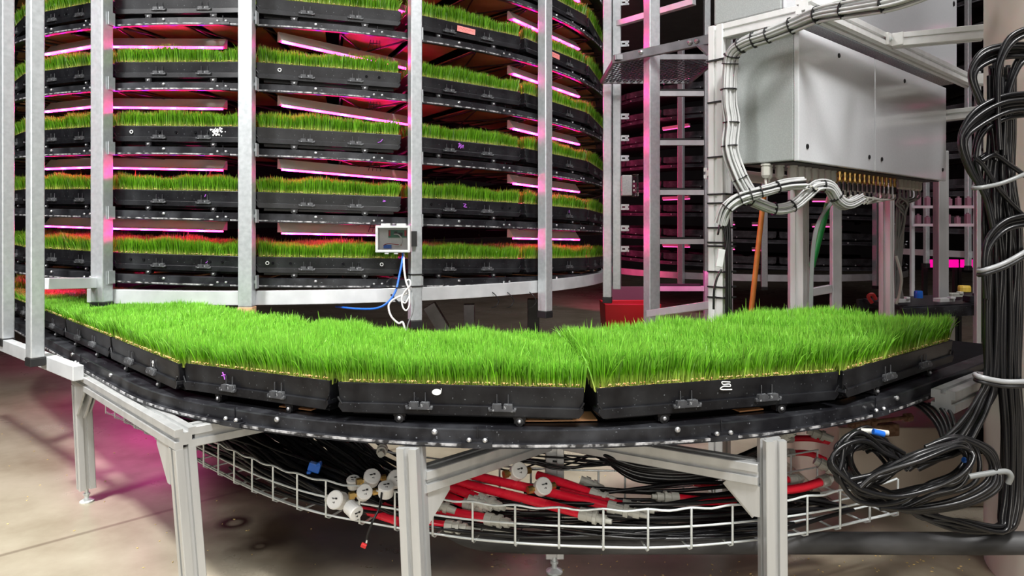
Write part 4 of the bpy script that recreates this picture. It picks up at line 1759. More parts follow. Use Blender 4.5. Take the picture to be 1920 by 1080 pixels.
def obox(mb, t0, t1, b0, b1, z0, z1):
    mb.box(ap((t0 + t1) / 2, (b0 + b1) / 2, (z0 + z1) / 2), (t1 - t0, b1 - b0, z1 - z0), ROT)
    return mb


c = ap(LEN / 2, DEP / 2, zb)
r = empty('electrical_enclosure', c, 'large grey electrical cabinet with two doors, cable glands along its underside', 'electrical cabinet')
obox(MB(), 0, LEN, .012, DEP, zb, zt).build('body', 'grey_paint', r, c, bevel=.004)
for t0, t1 in ((.0, .578), (.586, LEN)):
    d = obox(MB(), t0, t1, -.004, .0115, zb - .002, zt).build('door', 'light_paint', r, c, bevel=.003)
    for tt, z in ((t0 + .055, zb + .045), (t1 - .05, zb + .045), (t0 + .28, zt - .04)):
        p = ap(tt, -.004, z)
        mb = MB()
        mb.lathe(p, p + B_ * .003, [(0, .008), (.003, .0075)], 12)
        mb.build('lock_screw', 'dark', d, c)
obox(MB(), .015, LEN - .015, .02, DEP - .02, zb - .004, zb - .0005).build('gland_plate', 'dark', r, c)


def gland(t, back, mat, R_, L, name):
    p = ap(t, back, zb - .004)
    mb = MB()
    if mat == 'brass':
        mb.lathe(p, p - UP * L, [(0, R_), (.008, R_), (.008, R_ * .7), (.02, R_ * .7), (.02, R_), (.03, R_), (L, R_ * .55)], 8)
    else:
        mb.lathe(p, p - UP * L, [(0, R_ * 1.1), (.006, R_ * 1.1), (.006, R_ * .85), (.009, R_ * .85), (.009, R_), (L * .8, R_), (L, R_ * .6)], 10)
    mb.build(name, mat, r, c)
    if mat == 'brass':
        mb = MB()
        mb.lathe(p - UP * L, p - UP * (L + .028), [(0, R_ * .75), (.028, R_ * .6)], 7)
        mb.build('black_boot', 'dark', r, c)


GW = [(.005, .105, .014), (.055, .12, .011), (.085, .10, .014), (.13, .08, .0155), (.185, .08, .0125), (.235, .08, .0125), (.285, .08, .0125), (.335, .08, .012), (.385, .08, .012), (.43, .08, .0115)]
for t, b, R_ in GW:
    gland(t, b, 'offwhite', R_, .045, 'cable_gland')
GB = [.475 + .043 * i for i in range(13)]
for t in GB:
    gland(t, .075, 'brass', .0068, .036, 'brass_gland')
    gland(t + .02, .115, 'brass', .0068, .036, 'brass_gland')
GR = [1.06 + .045 * i for i in range(6)]
for t in GR:
    gland(t, .08, 'offwhite', .012, .04, 'cable_gland')
# upper cabinet
zb2 = 1.535
c2 = ap(.8, .2, zb2)
r2 = empty('upper_cabinet', c2, 'pale grey cabinet above the glanded one, cut off by top edge', 'electrical cabinet')
obox(MB(), .02, 1.69, .06, .30, zb2, 1.935).build('body', 'grey_paint', r2, c2, bevel=.006)
obox(MB(), .02, 1.69, .048, .0595, zb2, 1.935).build('door', 'light_paint', r2, c2, bevel=.02)
p = ap(1.64, .048, 1.90)
mb = MB(); mb.lathe(p, p + B_ * .003, [(0, .012), (.003, .011)], 12)
mb.build('lock_screw', 'dark', r2, c2)

# aluminium frame that carries them
PL = P(1349, 430, 2.25)
P2 = ap(.585, .275, 0)
P3 = ap(1.46, .275, 0)
zf = 1.508
c = Vector((PL.x, PL.y, 0))
fr_ = empty('enclosure_frame', c, 'aluminium profile frame carrying the grey electrical cabinets', 'frame')
for p in (PL, P2, P3):
    mb = MB()
    mb.prism(tslot(.026), (p.x, p.y, .0), (p.x, p.y, zf + (.0 if p is PL else -.05)), up=(B_.x, B_.y, 0))
    mb.build('post', 'alu_lit', fr_, c)
b0 = Vector((PL.x, PL.y, zf - .0225)) + B_ * .026
b1 = Vector((PL.x, PL.y, zf - .0225)) + B_ * .52
mb = MB(); mb.prism(tslot(.0225), b0, b1)
mb.build('top_beam', 'alu_lit', fr_, c)
s0 = ap(-.12, -.075, zf - .0225)
s1 = ap(LEN + .07, -.075, zf - .0225)
mb = MB(); mb.prism(tslot(.0225), s0, s1)
mb.build('front_beam', 'alu_lit', fr_, c)
s2 = ap(.0, .275, 1.035)
mb = MB(); mb.prism(tslot(.018), ap(-.05, .275, 1.035), ap(1.46, .275, 1.035))
mb.build('rear_rail', 'alu_lit', fr_, c)
j0 = ap(.475, -.075, zf - .0225)
pa = j0 + B_ * .0226
mb = MB(); mb.prism(tslot(.0225), pa, pa + B_ * .235 + A_ * .11)
mb.build('side_arm', 'alu_lit', fr_, c)
e0 = s1 - A_ * .01
mb = MB(); mb.prism(tslot(.0225), e0 + B_ * .023, e0 + B_ * .24)
mb.build('side_arm', 'alu_lit', fr_, c)
e1 = ap(LEN + .02, .10, 1.345)
mb = MB(); mb.prism(tslot(.0225), e1, e1 + B_ * .42)
mb.build('side_arm', 'alu_lit', fr_, c)
for q in (j0, s1 - A_ * .03):
    mb = MB()
    mb.box(q + B_ * .026 - A_ * .035, (.035, .008, .042), ROT)
    mb.box(q + B_ * .045 - A_ * .018, (.006, .04, .042), ROT)
    g = mb.build('corner_bracket', 'white', fr_, c, bevel=.002)
    mb = MB()
    w0 = q + B_ * .030 - A_ * .035
    mb.lathe(w0, w0 + B_ * .007, [(0, .009), (.003, .009), (.003, .006), (.007, .005)], 8)
    mb.build('bolt', 'zinc', g, c)

# looms of cable
Y0 = 2.02
up_pts = [P(1790, -40, 1.62), P(1690, -2, 1.70), P(1610, 14, 1.80), P(1540, 26, 1.90), P(1490, 46, 1.98), P(1440, 66, 2.04), P(1400, 80, 2.09), P(1375, 98, 2.13), P(1368, 130, 2.15), P(1366, 190, 2.155), P(1371, 230, 2.155), P(1368, 280, 2.155), P(1385, 330, 2.15), P(1402, 360, 2.15), P(1410, 372, 2.15)]
loom('white_cable_loom', up_pts, 22, .021, .0037, 'greycable', 'white cable bundle running over cabinet top and down the frame post', 'cable bundle', ties=(.10, .17, .23, .30, .36, .41, .46, .52, .56, .62, .72, .78, .87), seed=3, black=1)
loom('grey_cable_loom', [P(1352, 420, 2.17), P(1362, 392, 2.15), P(1382, 374, 2.14), P(1408, 364, 2.13), P(1440, 356, 2.12), P(1475, 347, 2.13), P(1510, 344, 2.14)], 16, .0165, .0032, 'greycable', 'pale cable bundle curving right from frame post under the cabinet', 'cable bundle', ties=(.2, .38, .5, .62, .76), seed=5, black=2)
loom('hanging_cable_loom', [P(1402, 372, 2.17), P(1425, 382, 2.18), P(1455, 392, 2.19), P(1485, 386, 2.20), P(1510, 366, 2.21), P(1530, 350, 2.22), P(1555, 352, 2.23), P(1572, 376, 2.24), P(1590, 384, 2.25), P(1615, 372, 2.27)], 18, .018, .0033, 'greycable', 'sagging white cable bundle below cabinet, tied in a U shape', 'cable bundle', ties=(.05, .22, .34, .5, .62, .76), seed=6)
loom('post_cable_loom', [P(1361, 400, 2.19), P(1365, 450, 2.19), P(1366, 510, 2.19), P(1366, 580, 2.19), P(1366, 640, 2.19)], 4, .007, .005, 'cable', 'dark cables strapped along the front frame post', 'cable bundle', seed=8)
# zip ties round the frame post
for v in (107, 187, 292, 363, 380, 427, 455, 462, 511, 540, 560):
    p = P(1356, v, 2.19)
    mb = MB()
    mb.box((0, 0, 0), (.066, .066, .005), ROT)
    o = mb.build('cable_tie', 'dark', None)
    o.location = (PL.x + .006, PL.y - .004, p.z)
    tag(o, 'black cable tie strapped around the front frame post', 'cable tie', 'cable ties on the frame post')
# black lead and white tag on the post
mb = MB()
mb.tube([P(1352, 410, 2.18), P(1346, 440, 2.17), P(1352, 420, 2.17), P(1362, 455, 2.17), P(1358, 475, 2.17)], .003, 6, 5)
mb.tube([P(1353, 505, 2.17), P(1345, 520, 2.17), P(1339, 545, 2.17), P(1338, 580, 2.17)], .0035, 6, 5)
o = mb.build('black_lead', 'cable', None, P(1352, 480, 2.17))
tag(o, 'thin black lead hanging down the front frame post', 'wire')
mb = MB()
mb.box(P(1351, 484, 2.165), (.022, .006, .056), Matrix.Rotation(.16, 3, 'Y'))
o = mb.build('cable_tag', 'greycable', None, P(1351, 484, 2.165), bevel=.002)
tag(o, 'small grey inline box on lead at the frame post', 'cable tag')
# cables from glands
rg = random.Random(31)
for i, (t, b, R_) in enumerate(GW):
    p = ap(t, b, zb - .05)
    e = P(1440 + 10 * i, 352 + rg.uniform(-4, 4), 2.14 + .005 * i)
    mid = p.lerp(e, .45) + Vector((.0, 0, -.015))
    mb = MB()
    mb.tube([p + UP * .006, p - UP * .012, mid, e], .0042 if i != 3 else .0085, 7, 5)
    o = mb.build('gland_cable', 'cable' if i == 3 else 'offwhite', None, p)
    if i == 3:
        tag(o, 'thick black cable leaving the largest white gland', 'cable')
    else:
        tag(o, 'thin white cable fanning out from white glands under the cabinet', 'cable', 'thin white cables below the left glands')
for i, t in enumerate(GB):
    for b in (.075, .115):
        p = ap(t + (.02 if b > .1 else 0), b, zb - .072)
        e = P(1572 + 5.2 * i + rg.uniform(-4, 4), 372 + rg.uniform(-6, 10), 2.27 + .01 * i)
        mb = MB()
        mb.tube([p + UP * .01, p - UP * .015, p.lerp(e, .5) + Vector((rg.uniform(-.01, .01), 0, -.01)), e], .0036, 6, 5)
        o = mb.build('sensor_cable', 'offwhite', None, p)
        tag(o, 'thin white cable hanging from brass glands under the cabinet', 'cable', 'thin white cables below the brass glands')
for i in range(12):
    t = GR[i % 6]
    p = ap(t, .08, zb - .044)
    e = P(1688 + rg.uniform(-8, 14), 392 + rg.uniform(-10, 20), 2.95)
    mb = MB()
    f = P(1684 + rg.uniform(-6, 8), 470, 3.0)
    mb.tube([p + UP * .006, p - UP * .03, p.lerp(e, .6) + Vector((rg.uniform(-.03, .03), 0, 0)), e, f, P(1682 + rg.uniform(-5, 14), 560, 3.0)], .0042, 6, 5)
    o = mb.build('hanging_cable', 'greytube', None, p)
    tag(o, 'grey cable hanging from right glands down the rear frame post', 'cable', 'grey cables below the right glands')
mb = MB()
mb.tube([P(1680, 480, 2.98), P(1690, 520, 2.97), P(1686, 552, 2.97), P(1680, 570, 2.97)], .006, 7, 6)
o = mb.build('white_cable', 'offwhite', None, P(1690, 520, 2.97))
tag(o, 'single white cable bowing out beside the rear frame post', 'cable')
for i in range(3):
    mb = MB()
    mb.tube([P(1565 - 3 * i, 378, 2.30), P(1545 - 3 * i, 400 + 3 * i, 2.30), P(1530 - 2 * i, 440, 2.30), P(1524 - 2 * i, 500, 2.31), P(1522 - 2 * i, 590, 2.32)], .004, 6, 6)
    o = mb.build('drop_cable', 'greytube', None, P(1545, 400, 2.3))
    tag(o, 'grey cable sweeping down from loom along the middle post', 'cable', 'grey cables along the middle post')

# ------------------------------------------------------------------ junction boxes on the tower posts
c = P(738, 448, 2.69)
r = empty('junction_box', c, 'clear-lidded junction box with green circuit board on the tower post', 'junction box')
W_, H_, D_ = .128, .098, .045
mb = MB()
mb.box(c + Vector((0, .030, 0)), (W_, .006, H_))
for sx in (-1, 1):
    mb.box(c + Vector((sx * (W_ / 2 - .002), .008, 0)), (.004, .038, H_))
for sz in (-1, 1):
    mb.box(c + Vector((0, .008, sz * (H_ / 2 - .002))), (W_ - .009, .038, .004))
mb.build('case', 'white', r, c)
mb = MB()
for sx in (-1, 1):
    mb.box(c + Vector((sx * (W_ / 2 - .002), -.016, 0)), (.010, .010, H_ + .006))
for sz in (-1, 1):
    mb.box(c + Vector((0, -.016, sz * (H_ / 2 - .002))), (W_ - .006, .010, .010))
for sx in (-.028, .032):
    mb.box(c + Vector((sx, -.010, H_ / 2 + .006)), (.036, .020, .009))
for sx in (-.024, .012):
    mb.box(c + Vector((sx, -.014, -H_ / 2 - .006)), (.016, .008, .008))
mb.build('lid_frame', 'greycable', r, c, bevel=.002)
mb = MB()
mb.box(c + Vector((0, -.014, 0)), (W_ - .012, .002, H_ - .012))
mb.build('clear_lid', 'clear', r, c)
mb = MB()
mb.box(c + Vector((.012, .020, .020)), (.072, .003, .030))
g = mb.build('circuit_board', 'pcb', r, c)
for x, z, w, h, m in ((-.018, .022, .006, .022, 'redpaint'), (.044, .022, .007, .022, 'redpaint'), (.006, .024, .012, .010, 'label'), (.024, .018, .016, .012, 'label')):
    mb = MB(); mb.box(c + Vector((x, .015, z)), (w, .006, h))
    mb.build('chip' if m == 'label' else 'terminal_block', m, g, c)
mb = MB()
mb.tube([c + Vector((.0, .010, .018)), c + Vector((.02, .0, .016)), c + Vector((.034, 0, -.006)), c + Vector((.02, .004, -.026)), c + Vector((.004, .01, -.028))], .0025, 6, 6)
mb.build('white_wire', 'white', r, c)
mb = MB()
mb.tube([c + Vector((-.04, .010, -.025)), c + Vector((-.02, .0, -.018)), c + Vector((.01, .005, -.022)), c + Vector((.03, .01, -.024))], .0015, 6, 6)
mb.build('red_wire', 'redpaint', r, c)
mb = MB(); mb.box(c + Vector((-.026, .015, -.030)), (.03, .01, .014))
mb.build('relay', 'blue', r, c)
mb = MB(); mb.box(c + Vector((.070, .040, 0)), (.03, .012, .06))
mb.build('mount', 'dark', r, c)


def wire(name, px, r_, mat, label, cat='cable', per=6):
    pts = [P(*q) for q in px]
    mb = MB()
    mb.tube(pts, r_, 7, per)
    o = mb.build(name, mat, None, pts[len(pts) // 2])
    tag(o, label, cat)


Yw = 2.66
wire('blue_cable', [(755, 474, 2.70), (754, 490, 2.68), (748, 520, Yw), (742, 545, 2.63), (728, 566, 2.62), (706, 578, 2.62), (670, 579, 2.66), (630, 575, 2.75)], .0042, 'blue', 'bright blue cable hanging from the clear junction box')
wire('white_cable', [(757, 476, 2.70), (758, 505, Yw), (762, 530, Yw), (768, 545, 2.64), (758, 552, 2.63), (740, 560, 2.62), (729, 572, 2.62), (733, 592, 2.62), (747, 606, 2.62), (755, 604, 2.62), (760, 620, 2.62)], .0040, 'white', 'white cable hanging in a bow below the junction box')
wire('white_cable_loop', [(764, 542, 2.63), (754, 556, 2.62), (755, 575, 2.62), (762, 582, 2.62), (768, 570, 2.62), (767, 545, 2.62), (762, 528, 2.63), (768, 525, 2.63), (769, 535, 2.62), (758, 548, 2.62), (753, 562, 2.62), (760, 568, 2.62), (767, 556, 2.62)], .0032, 'white', 'knotted small white cable loops beside the post')
wire('black_lead', [(770, 536, 2.65), (748, 540, 2.63), (730, 536, 2.62), (726, 528, 2.62), (736, 521, 2.64), (752, 518, 2.68)], .0022, 'cable', 'thin black looped lead left of the junction box post', 'wire')
wire('grey_lead', [(770, 538, 2.64), (775, 560, 2.62), (774, 585, 2.62), (766, 605, 2.62), (762, 622, 2.62)], .0026, 'greytube', 'thin dark grey lead bowing along the junction box post', 'wire')
for v, lab in ((514, 'upper black tie round the junction box post'), (536, 'lower black tie round the junction box post')):
    a_, p_, _ = PD[2]
    mb = MB(); mb.box((0, 0, 0), (.052, .056, .005))
    o = mb.build('cable_tie', 'dark', None)
    o.location = (p_.x, p_.y, P(778, v, p_.y).z)
    o.rotation_euler = (0, 0, math.radians(a_) + PI / 2)
    tag(o, lab, 'cable tie')
wire('black_plug', [(733, 552, 2.63), (738, 558, 2.63), (745, 566, 2.63), (753, 573, 2.64)], .004, 'cable', 'short black plug lead in front of ring near junction box', 'wire')
for u0, lab in ((930, 'thin black loop over ring, left one'), (958, 'thin black loop over ring, middle one'), (1000, 'thin black loop over ring, nearest to the right post')):
    Y = C1.y - math.sqrt(max(.01, (R1 + .025) ** 2 - ((u0 - 960) / F * 3 - C1.x) ** 2)) - .012
    wire('black_lead', [(u0 - 12, 545, Y + .02), (u0 - 2, 552, Y), (u0 + 5, 564, Y), (u0, 574, Y), (u0 - 8, 577, Y + .01)], .0022, 'cable', lab, 'wire')
# grey box on the right post
c = P(1181, 348, 3.56)
r = empty('grey_junction_box', c, 'small grey junction box with clear lid on right tower post', 'junction box')
mb = MB(); mb.box(c + Vector((-.018, 0, 0)), (.052, .05, .105))
mb.build('case', 'grey_paint', r, c, bevel=.004)
mb = MB(); mb.box(c + Vector((.026, 0, 0)), (.03, .055, .115))
mb.build('clear_lid', 'clear', r, c, bevel=.004)
mb = MB()
for i in range(3):
    mb.box(c + Vector((.016, -.02, -.025 + .022 * i)), (.006, .02, .010))
mb.build('terminal_strip', 'offwhite', r, c)

# ------------------------------------------------------------------ rack frame behind
def beam(name, a, b, w, h, mat, label, cat='beam', group=None, bevel=.002):
    mb = MB()
    mb.bar(a, b, w, h)
    o = mb.build(name, mat, None, Vector(a), bevel=bevel)
    tag(o, label, cat, group)
    return o


def upright(name, u, Y, z0, z1, w, label, mat='galv', d=None, rz=0.0):
    p = P(u, VH, Y)
    mb = MB()
    mb.box((p.x, p.y, (z0 + z1) / 2), (w, d or w, z1 - z0))
    o = mb.build(name, mat, None, (p.x, p.y, z0), bevel=.003)
    if rz:
        o.rotation_euler = (0, 0, rz)
    tag(o, label, 'post')
    return o


upright('rack_post', 1222, 2.98, 0, 2.35, .052, 'tall silver post standing right of the near tower', d=.052, rz=.35)
c = P(1325.5, 430, 4.2)
c.z = 0
rack = empty('storage_rack', c, 'slim silver rack with five rungs behind the frame post', 'rack')
for u, w in ((1325.5, .036), (1368, .030), (1226, .03)):
    p = P(u, 430, 4.2)
    mb = MB(); mb.box((p.x, p.y, 1.3), (w, .036, 2.6))
    mb.build('post', 'galv', rack, c, bevel=.003)
for v in (176, 268, 361, 453, 541):
    a, b = P(1230, v, 4.2), P(1319, v, 4.2)
    mb = MB(); mb.bar(a, b, .03, .030)
    g = mb.build('rung', 'silver_paint', rack, c)
    mb = MB(); mb.bar(a + Vector((0, 0, .021)), b + Vector((-.02, 0, .021)), .026, .012)
    mb.build('black_strip', 'dark', g, c)
a, b = P(1150, 112, 3.06), P(1345, 71, 2.72)
r = empty('cross_arm', a, 'grey flat arm with round bolts above the mesh shelf', 'bracket arm')
mb = MB(); mb.bar(a, b, .02, .038)
mb.build('bar', 'dimsteel', r, a, bevel=.002)
for u, v, Y in ((1202, 98, 2.95), (1293, 80, 2.79), (1306, 77, 2.77)):
    p = P(u, v, Y)
    mb = MB(); mb.lathe(p, p + Vector((-.1, -1, 0)).normalized() * .016, [(0, .011), (.006, .011), (.010, .008), (.016, .004)], 12)
    mb.build('dome_bolt', 'bolt', r, a)
mb = MB()
q = P(1322, 84, 2.75)
mb.add([q + Vector(v) for v in ((-.03, 0, 0), (.015, 0, 0), (.012, 0, -.04), (-.03, .02, 0), (.015, .02, 0), (.012, .02, -.04))], [(0, 2, 1), (3, 4, 5), (0, 1, 4, 3), (1, 2, 5, 4), (2, 0, 3, 5)])
mb.build('gusset', 'galv', r, a)
# pink-lit beam up high
beam('high_beam', P(1150, 47, 3.65), P(1302, 3, 3.30), .03, .03, 'silver_paint', 'beam lit pink, rising right above the bracket arm')
# expanded-metal shelf
x0, x1, y0, y1, z = .455, .90, 3.02, 3.52, 1.60
c = Vector(((x0 + x1) / 2, (y0 + y1) / 2, z))
r = empty('mesh_shelf', c, 'dark expanded-metal shelf seen from below, right of the tower', 'mesh shelf')
mb = MB()
nx, ny = 13, 14
for i in range(nx + ny):
    for sgn in (1, -1):
        pts = []
        # diagonal strands clipped to the rectangle
        for t in (0, 1):
            pass
        s = i - ny if sgn == 1 else i
        ax, ay = x0 + (x1 - x0) * s / nx, y0
        bx, by = x0 + (x1 - x0) * (s + sgn * ny) / nx, y1
        lo_t, hi_t = 0.0, 1.0
        dx = bx - ax
        for lim, sg in ((x0, 1), (x1, -1)):
            # keep sg*(x-lim) >= 0
            f0, f1 = sg * (ax - lim), sg * (bx - lim)
            if f0 < 0 and f1 < 0:
                lo_t, hi_t = 1, 0
            elif f0 < 0:
                lo_t = max(lo_t, f0 / (f0 - f1))
            elif f1 < 0:
                hi_t = min(hi_t, f0 / (f0 - f1))
        if hi_t - lo_t > .02:
            A0 = Vector((ax + dx * lo_t, ay + (by - ay) * lo_t, z))
            B0 = Vector((ax + dx * hi_t, ay + (by - ay) * hi_t, z))
            mb.bar(A0, B0, .0045, .003)
mb.build('mesh', 'shelf', r, c)
mb = MB()
mb.bar((x0, y0, z), (x1, y0, z), .012, .022)
mb.bar((x1, y0, z), (x1, y1, z), .012, .022)
mb.bar((x1, y1, z), (x0, y1, z), .012, .022)
mb.bar((x0, y1, z), (x0, y0, z), .012, .022)
mb.build('edge_frame', 'dimsteel', r, c)
# low strut behind the grass
beam('low_strut', P(1218, 588, 2.90), P(1345, 570, 2.42), .03, .028, 'silver_paint', 'low silver strut just above the grass, right of tall post')
# grey gate frame right of the middle post
c = P(1488, 430, 3.05)
c.z = 0
r = empty('tube_gate', c, 'grey tube gate behind the middle profile post', 'frame')
for u, w in ((1488, .042), (1567, .042)):
    p = P(u, 430, 3.05)
    mb = MB(); mb.box((p.x, p.y, .56), (w, .03, 1.12))
    mb.build('upright', 'silver_paint', r, c, bevel=.003)
mb = MB(); mb.bar(P(1497, 552, 3.05), P(1558, 541, 3.05), .03, .035)
mb.build('cross_bar', 'silver_paint', r, c, bevel=.003)
# broom handle, green-white stick
a, b = P(1434, 350, 3.3), P(1389, 762, 3.3)
mb = MB(); mb.tube([b, a], .0125, 10)
o = mb.build('broom_handle', 'orange', None, b)
tag(o, 'orange wooden broom handle leaning behind the grass', 'broom handle')
a, b = P(1562, 345, 2.85), P(1522, 500, 2.85)
c = b
r = empty('marker_stick', c, 'green stick with white top leaning below the cabinet', 'stick')
m = a.lerp(b, .24)
mb = MB(); mb.tube([b, m], .013, 10)
mb.build('green_sleeve', 'green', r, c)
mb = MB(); mb.tube([m, a], .012, 10)
mb.build('white_top', 'white', r, c)
# pink low partition and an added red box for the glow at tower foot
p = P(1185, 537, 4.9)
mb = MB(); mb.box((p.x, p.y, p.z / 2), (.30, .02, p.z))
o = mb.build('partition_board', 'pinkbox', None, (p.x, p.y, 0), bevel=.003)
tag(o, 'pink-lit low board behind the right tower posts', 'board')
p = P(1180, 566, 4.3)
mb = MB()
hx, hy, zt_ = .17, .13, p.z
ring = lambda t, z: [(p.x - hx + t, p.y - hy + t, z), (p.x + hx - t, p.y - hy + t, z), (p.x + hx - t, p.y + hy - t, z), (p.x - hx + t, p.y + hy - t, z)]
vs = ring(.02, 0) + ring(0, zt_) + ring(.012, zt_) + ring(.03, .02)
fs = [(3, 2, 1, 0), (12, 13, 14, 15)]
for k in range(4):
    j = (k + 1) % 4
    fs += [(k, j, 4 + j, 4 + k), (4 + k, 4 + j, 8 + j, 8 + k), (8 + k, 8 + j, 12 + j, 12 + k)]
mb.add(vs, fs)
o = mb.build('red_glow_box', 'redpaint', None, (p.x, p.y, 0), bevel=.004)
tag(o, 'red open tub on floor behind the right tower post', 'tub')

# ------------------------------------------------------------------ far spiral towers
ft_mb = tray_body(TL0, TL1)
sk = tray_skirt(TL0)
ft_mb.add(sk.v, sk.f)
ft_src = None


def far_tower(C, zlow, nt, a_mid, which, posts, zring, skip_trays=0):
    global ft_src
    root = empty('far_spiral_track', (C.x, C.y, zlow), 'black spiral tracks of the %s growing tower' % which, 'conveyor track')
    A = [a_mid - 100 + 5 * i for i in range(41)]
    zz = lambda a, k: zlow + PITCH * (k - (a - a_mid) / 360)
    for k in range(nt + 1):
        for (nm, prof, rr, mt) in (('outer_rail', RAILP, R1, 'far_black_lit'), ('inner_rail_skirt', [(0, 0), (0, .15), (-.008, .15), (-.008, 0)], R1 - .45, 'void')):
            fr = []
            for a in A:
                q = math.radians(a)
                n = Vector((math.cos(q), math.sin(q), 0))
                fr.append((Vector((C.x + rr * n.x, C.y + rr * n.y, zz(a, k))), n))
            mb = MB(); mb.sweep(prof, fr)
            mb.build(nm, mt, root, root.location)
        mb = MB()
        fr = [(Vector((C.x + (R1 - .05) * math.cos(math.radians(a)), C.y + (R1 - .05) * math.sin(math.radians(a)), zz(a, k) + .004)), Vector((math.cos(math.radians(a)), math.sin(math.radians(a)), 0))) for a in A]
        mb.sweep([(0, 0), (0, .004), (-.36, .004), (-.36, 0)], fr)
        mb.build('drip_or_shade_panel', 'shelf', root, root.location)
        mb = MB()
        for i in range(-4, 5):
            for da, up, rb_ in ((-6, .018, .009), (5, .052, .007), (-3, .052, .007)):
                a = math.radians(a_mid + 20 * i + da)
                n = Vector((math.cos(a), math.sin(a), 0))
                p = Vector((C.x + R1 * n.x, C.y + R1 * n.y, zz(math.degrees(a), k) + up))
                mb.lathe(p, p + n * .012, [(0, rb_), (.006, rb_), (.012, rb_ * .4)], 8)
        mb.build('bolts', 'bolt', root, root.location)
    g = 'trays on the %s tower' % which
    for k in range(nt):
        for i in range(-4, 5):
            a = a_mid + 20 * i + (6 if which == 'far right' else 0)
            q = math.radians(a)
            n = Vector((math.cos(q), math.sin(q), 0))
            if ft_src is None:
                ft_src = ft_mb.build('empty_grow_tray', 'far_black_lit')
                o = ft_src
            else:
                o = ft_src.copy()
                col.objects.link(o)
            X = (Vector((-n.y, n.x, SL))).normalized()
            Z = X.cross(-n).normalized()
            m = Matrix((X, -n, Z)).transposed().to_4x4()
            m.translation = Vector((C.x + (R1 - .026) * n.x, C.y + (R1 - .026) * n.y, zz(a, k) + .0385))
            o.matrix_world = m
            tag(o, 'black tray on the %s spiral tower' % which, 'grow tray', g)
    # ring and posts
    RH_ = .065 if which == 'far middle' else .042
    fr = []
    for a in A:
        q = math.radians(a)
        n = Vector((math.cos(q), math.sin(q), 0))
        fr.append((Vector((C.x + (R1 + .015) * n.x, C.y + (R1 + .015) * n.y, zring)), n))
    mb = MB(); mb.sweep([(0, 0), (0, RH_), (-.04, RH_), (-.04, 0)], fr)
    o = mb.build('far_tower_ring', 'silver_paint', None, fr[20][0])
    tag(o, 'silver ring beam under the %s spiral tower' % which, 'ring beam')
    for u, lab in posts:
        a = math.radians(theta_u(u, R1 + .055, C))
        p = C + Vector((math.cos(a), math.sin(a))) * (R1 + .055)
        post('far_tower_post', p, zring - .05, zlow + PITCH * nt, a + PI / 2, lab, .058 if which == 'far middle' else .03, .05 if which == 'far middle' else .03, 'dark', .03)


C3 = Vector((2.84, 8.38))
far_tower(C3, .47, 9, 251, 'far middle', [(1277, 'far tower post between the rack posts'), (1433, 'far tower post behind the orange broom handle'), (1643, 'far tower post left of the rear frame post')], .345)
C4 = Vector((4.58, 5.03))
far_tower(C4, .80, 7, 226, 'far right', [(1737, 'slim far post left of the pale profile post at right'), (1815, 'slim far post next to the black cable trunk')], .665)
# pale profile post at right background
upright('profile_post', 1764, 3.55, 0, 1.25, .052, 'pale wide post below the cabinet right end', 'alu')
upright('profile_post', 1833, 3.3, 0, 1.6, .022, 'thin pale post touching left side of the cable trunk', 'alu')


def far_bar(p, ang, L, label, group, mat='led'):
    r = empty('far_grow_light', p, label, 'grow light', group)
    d = Vector((math.cos(ang), math.sin(ang), 0))
    mb = MB(); mb.bar(p, p + d * L, .03, .03)
    mb.build('housing', 'cream', r, p)
    mb = MB(); mb.bar(p - Vector((0, .012, .018)), p + d * L - Vector((0, .012, .018)), .012, .010)
    mb.build('led_strip', mat, r, p)
    return r


M['led_far'] = plain('far_led', (.9, .3, .6), .5, emis=2.2, ecol=(1, .08, .36))
M['rack_pink'] = plain('pinkish_block', (.22, .10, .14), .4)
M['glow'] = plain('magenta_diffuser', (.8, .02, .4), .5, emis=.9, ecol=(1, .0, .36))
rnd = random.Random(12)
for k in range(9):
    for da, L in ((-34, .35), (-8, .10), (2, .10), (24, .30)):
        if rnd.random() < .25:
            continue
        a = math.radians(251 + da)
        z = .47 + PITCH * (k + 1 - da / 360) - .06
        p = Vector((C3.x + (R1 - .16) * math.cos(a), C3.y + (R1 - .16) * math.sin(a), z))
        far_bar(p, a + PI / 2, L, 'small pink grow light inside the far middle tower', 'grow lights in the far middle tower', 'led_far')
for k in range(7):
    for da, L in ((-30, .2), (-12, .10), (2, .10), (12, .10)):
        a = math.radians(226 + da)
        z = .80 + PITCH * (k + 1 - da / 360) - .06
        p = Vector((C4.x + (R1 - .2) * math.cos(a), C4.y + (R1 - .2) * math.sin(a), z))
        far_bar(p, a + PI / 2, L, 'small pink grow light inside the far right tower', 'grow lights in the far right tower', 'led_far')
# magenta glowing panels low at right
for u0, u1, lab in ((1738, 1796, 'left magenta glowing panel under the far right tower'), (1802, 1840, 'right magenta glowing panel under the far right tower')):
    a, b = P(u0, 494, 5.2), P(u1, 494, 5.2)
    r = empty('glow_panel', a, lab, 'light panel')
    mb = MB(); mb.bar(a, b, .02, .058)
    mb.build('diffuser', 'glow', r, a)
    mb = MB()
    for q in (a, b):
        mb.box((q.x, q.y + .03, q.z / 2), (.03, .03, q.z))
    mb.build('stand', 'dark', r, a)
c = P(1712, 388, 4.45)
c.z = 0
r = empty('far_shelf_rack', c, 'grey rack with two shelf rails, below the cabinet right end', 'rack')
for v in (388, 422):
    mb = MB(); mb.bar(P(1714, v, 4.2), P(1834, v, 3.9), .03, .016)
    mb.build('shelf_rail', 'silver_paint', r, c)
for u, Y in ((1714, 4.2), (1834, 3.9)):
    p = P(u, 430, Y)
    mb = MB(); mb.box((p.x, p.y + .02, .6), (.02, .02, 1.2))
    mb.build('upright', 'silver_paint', r, c)
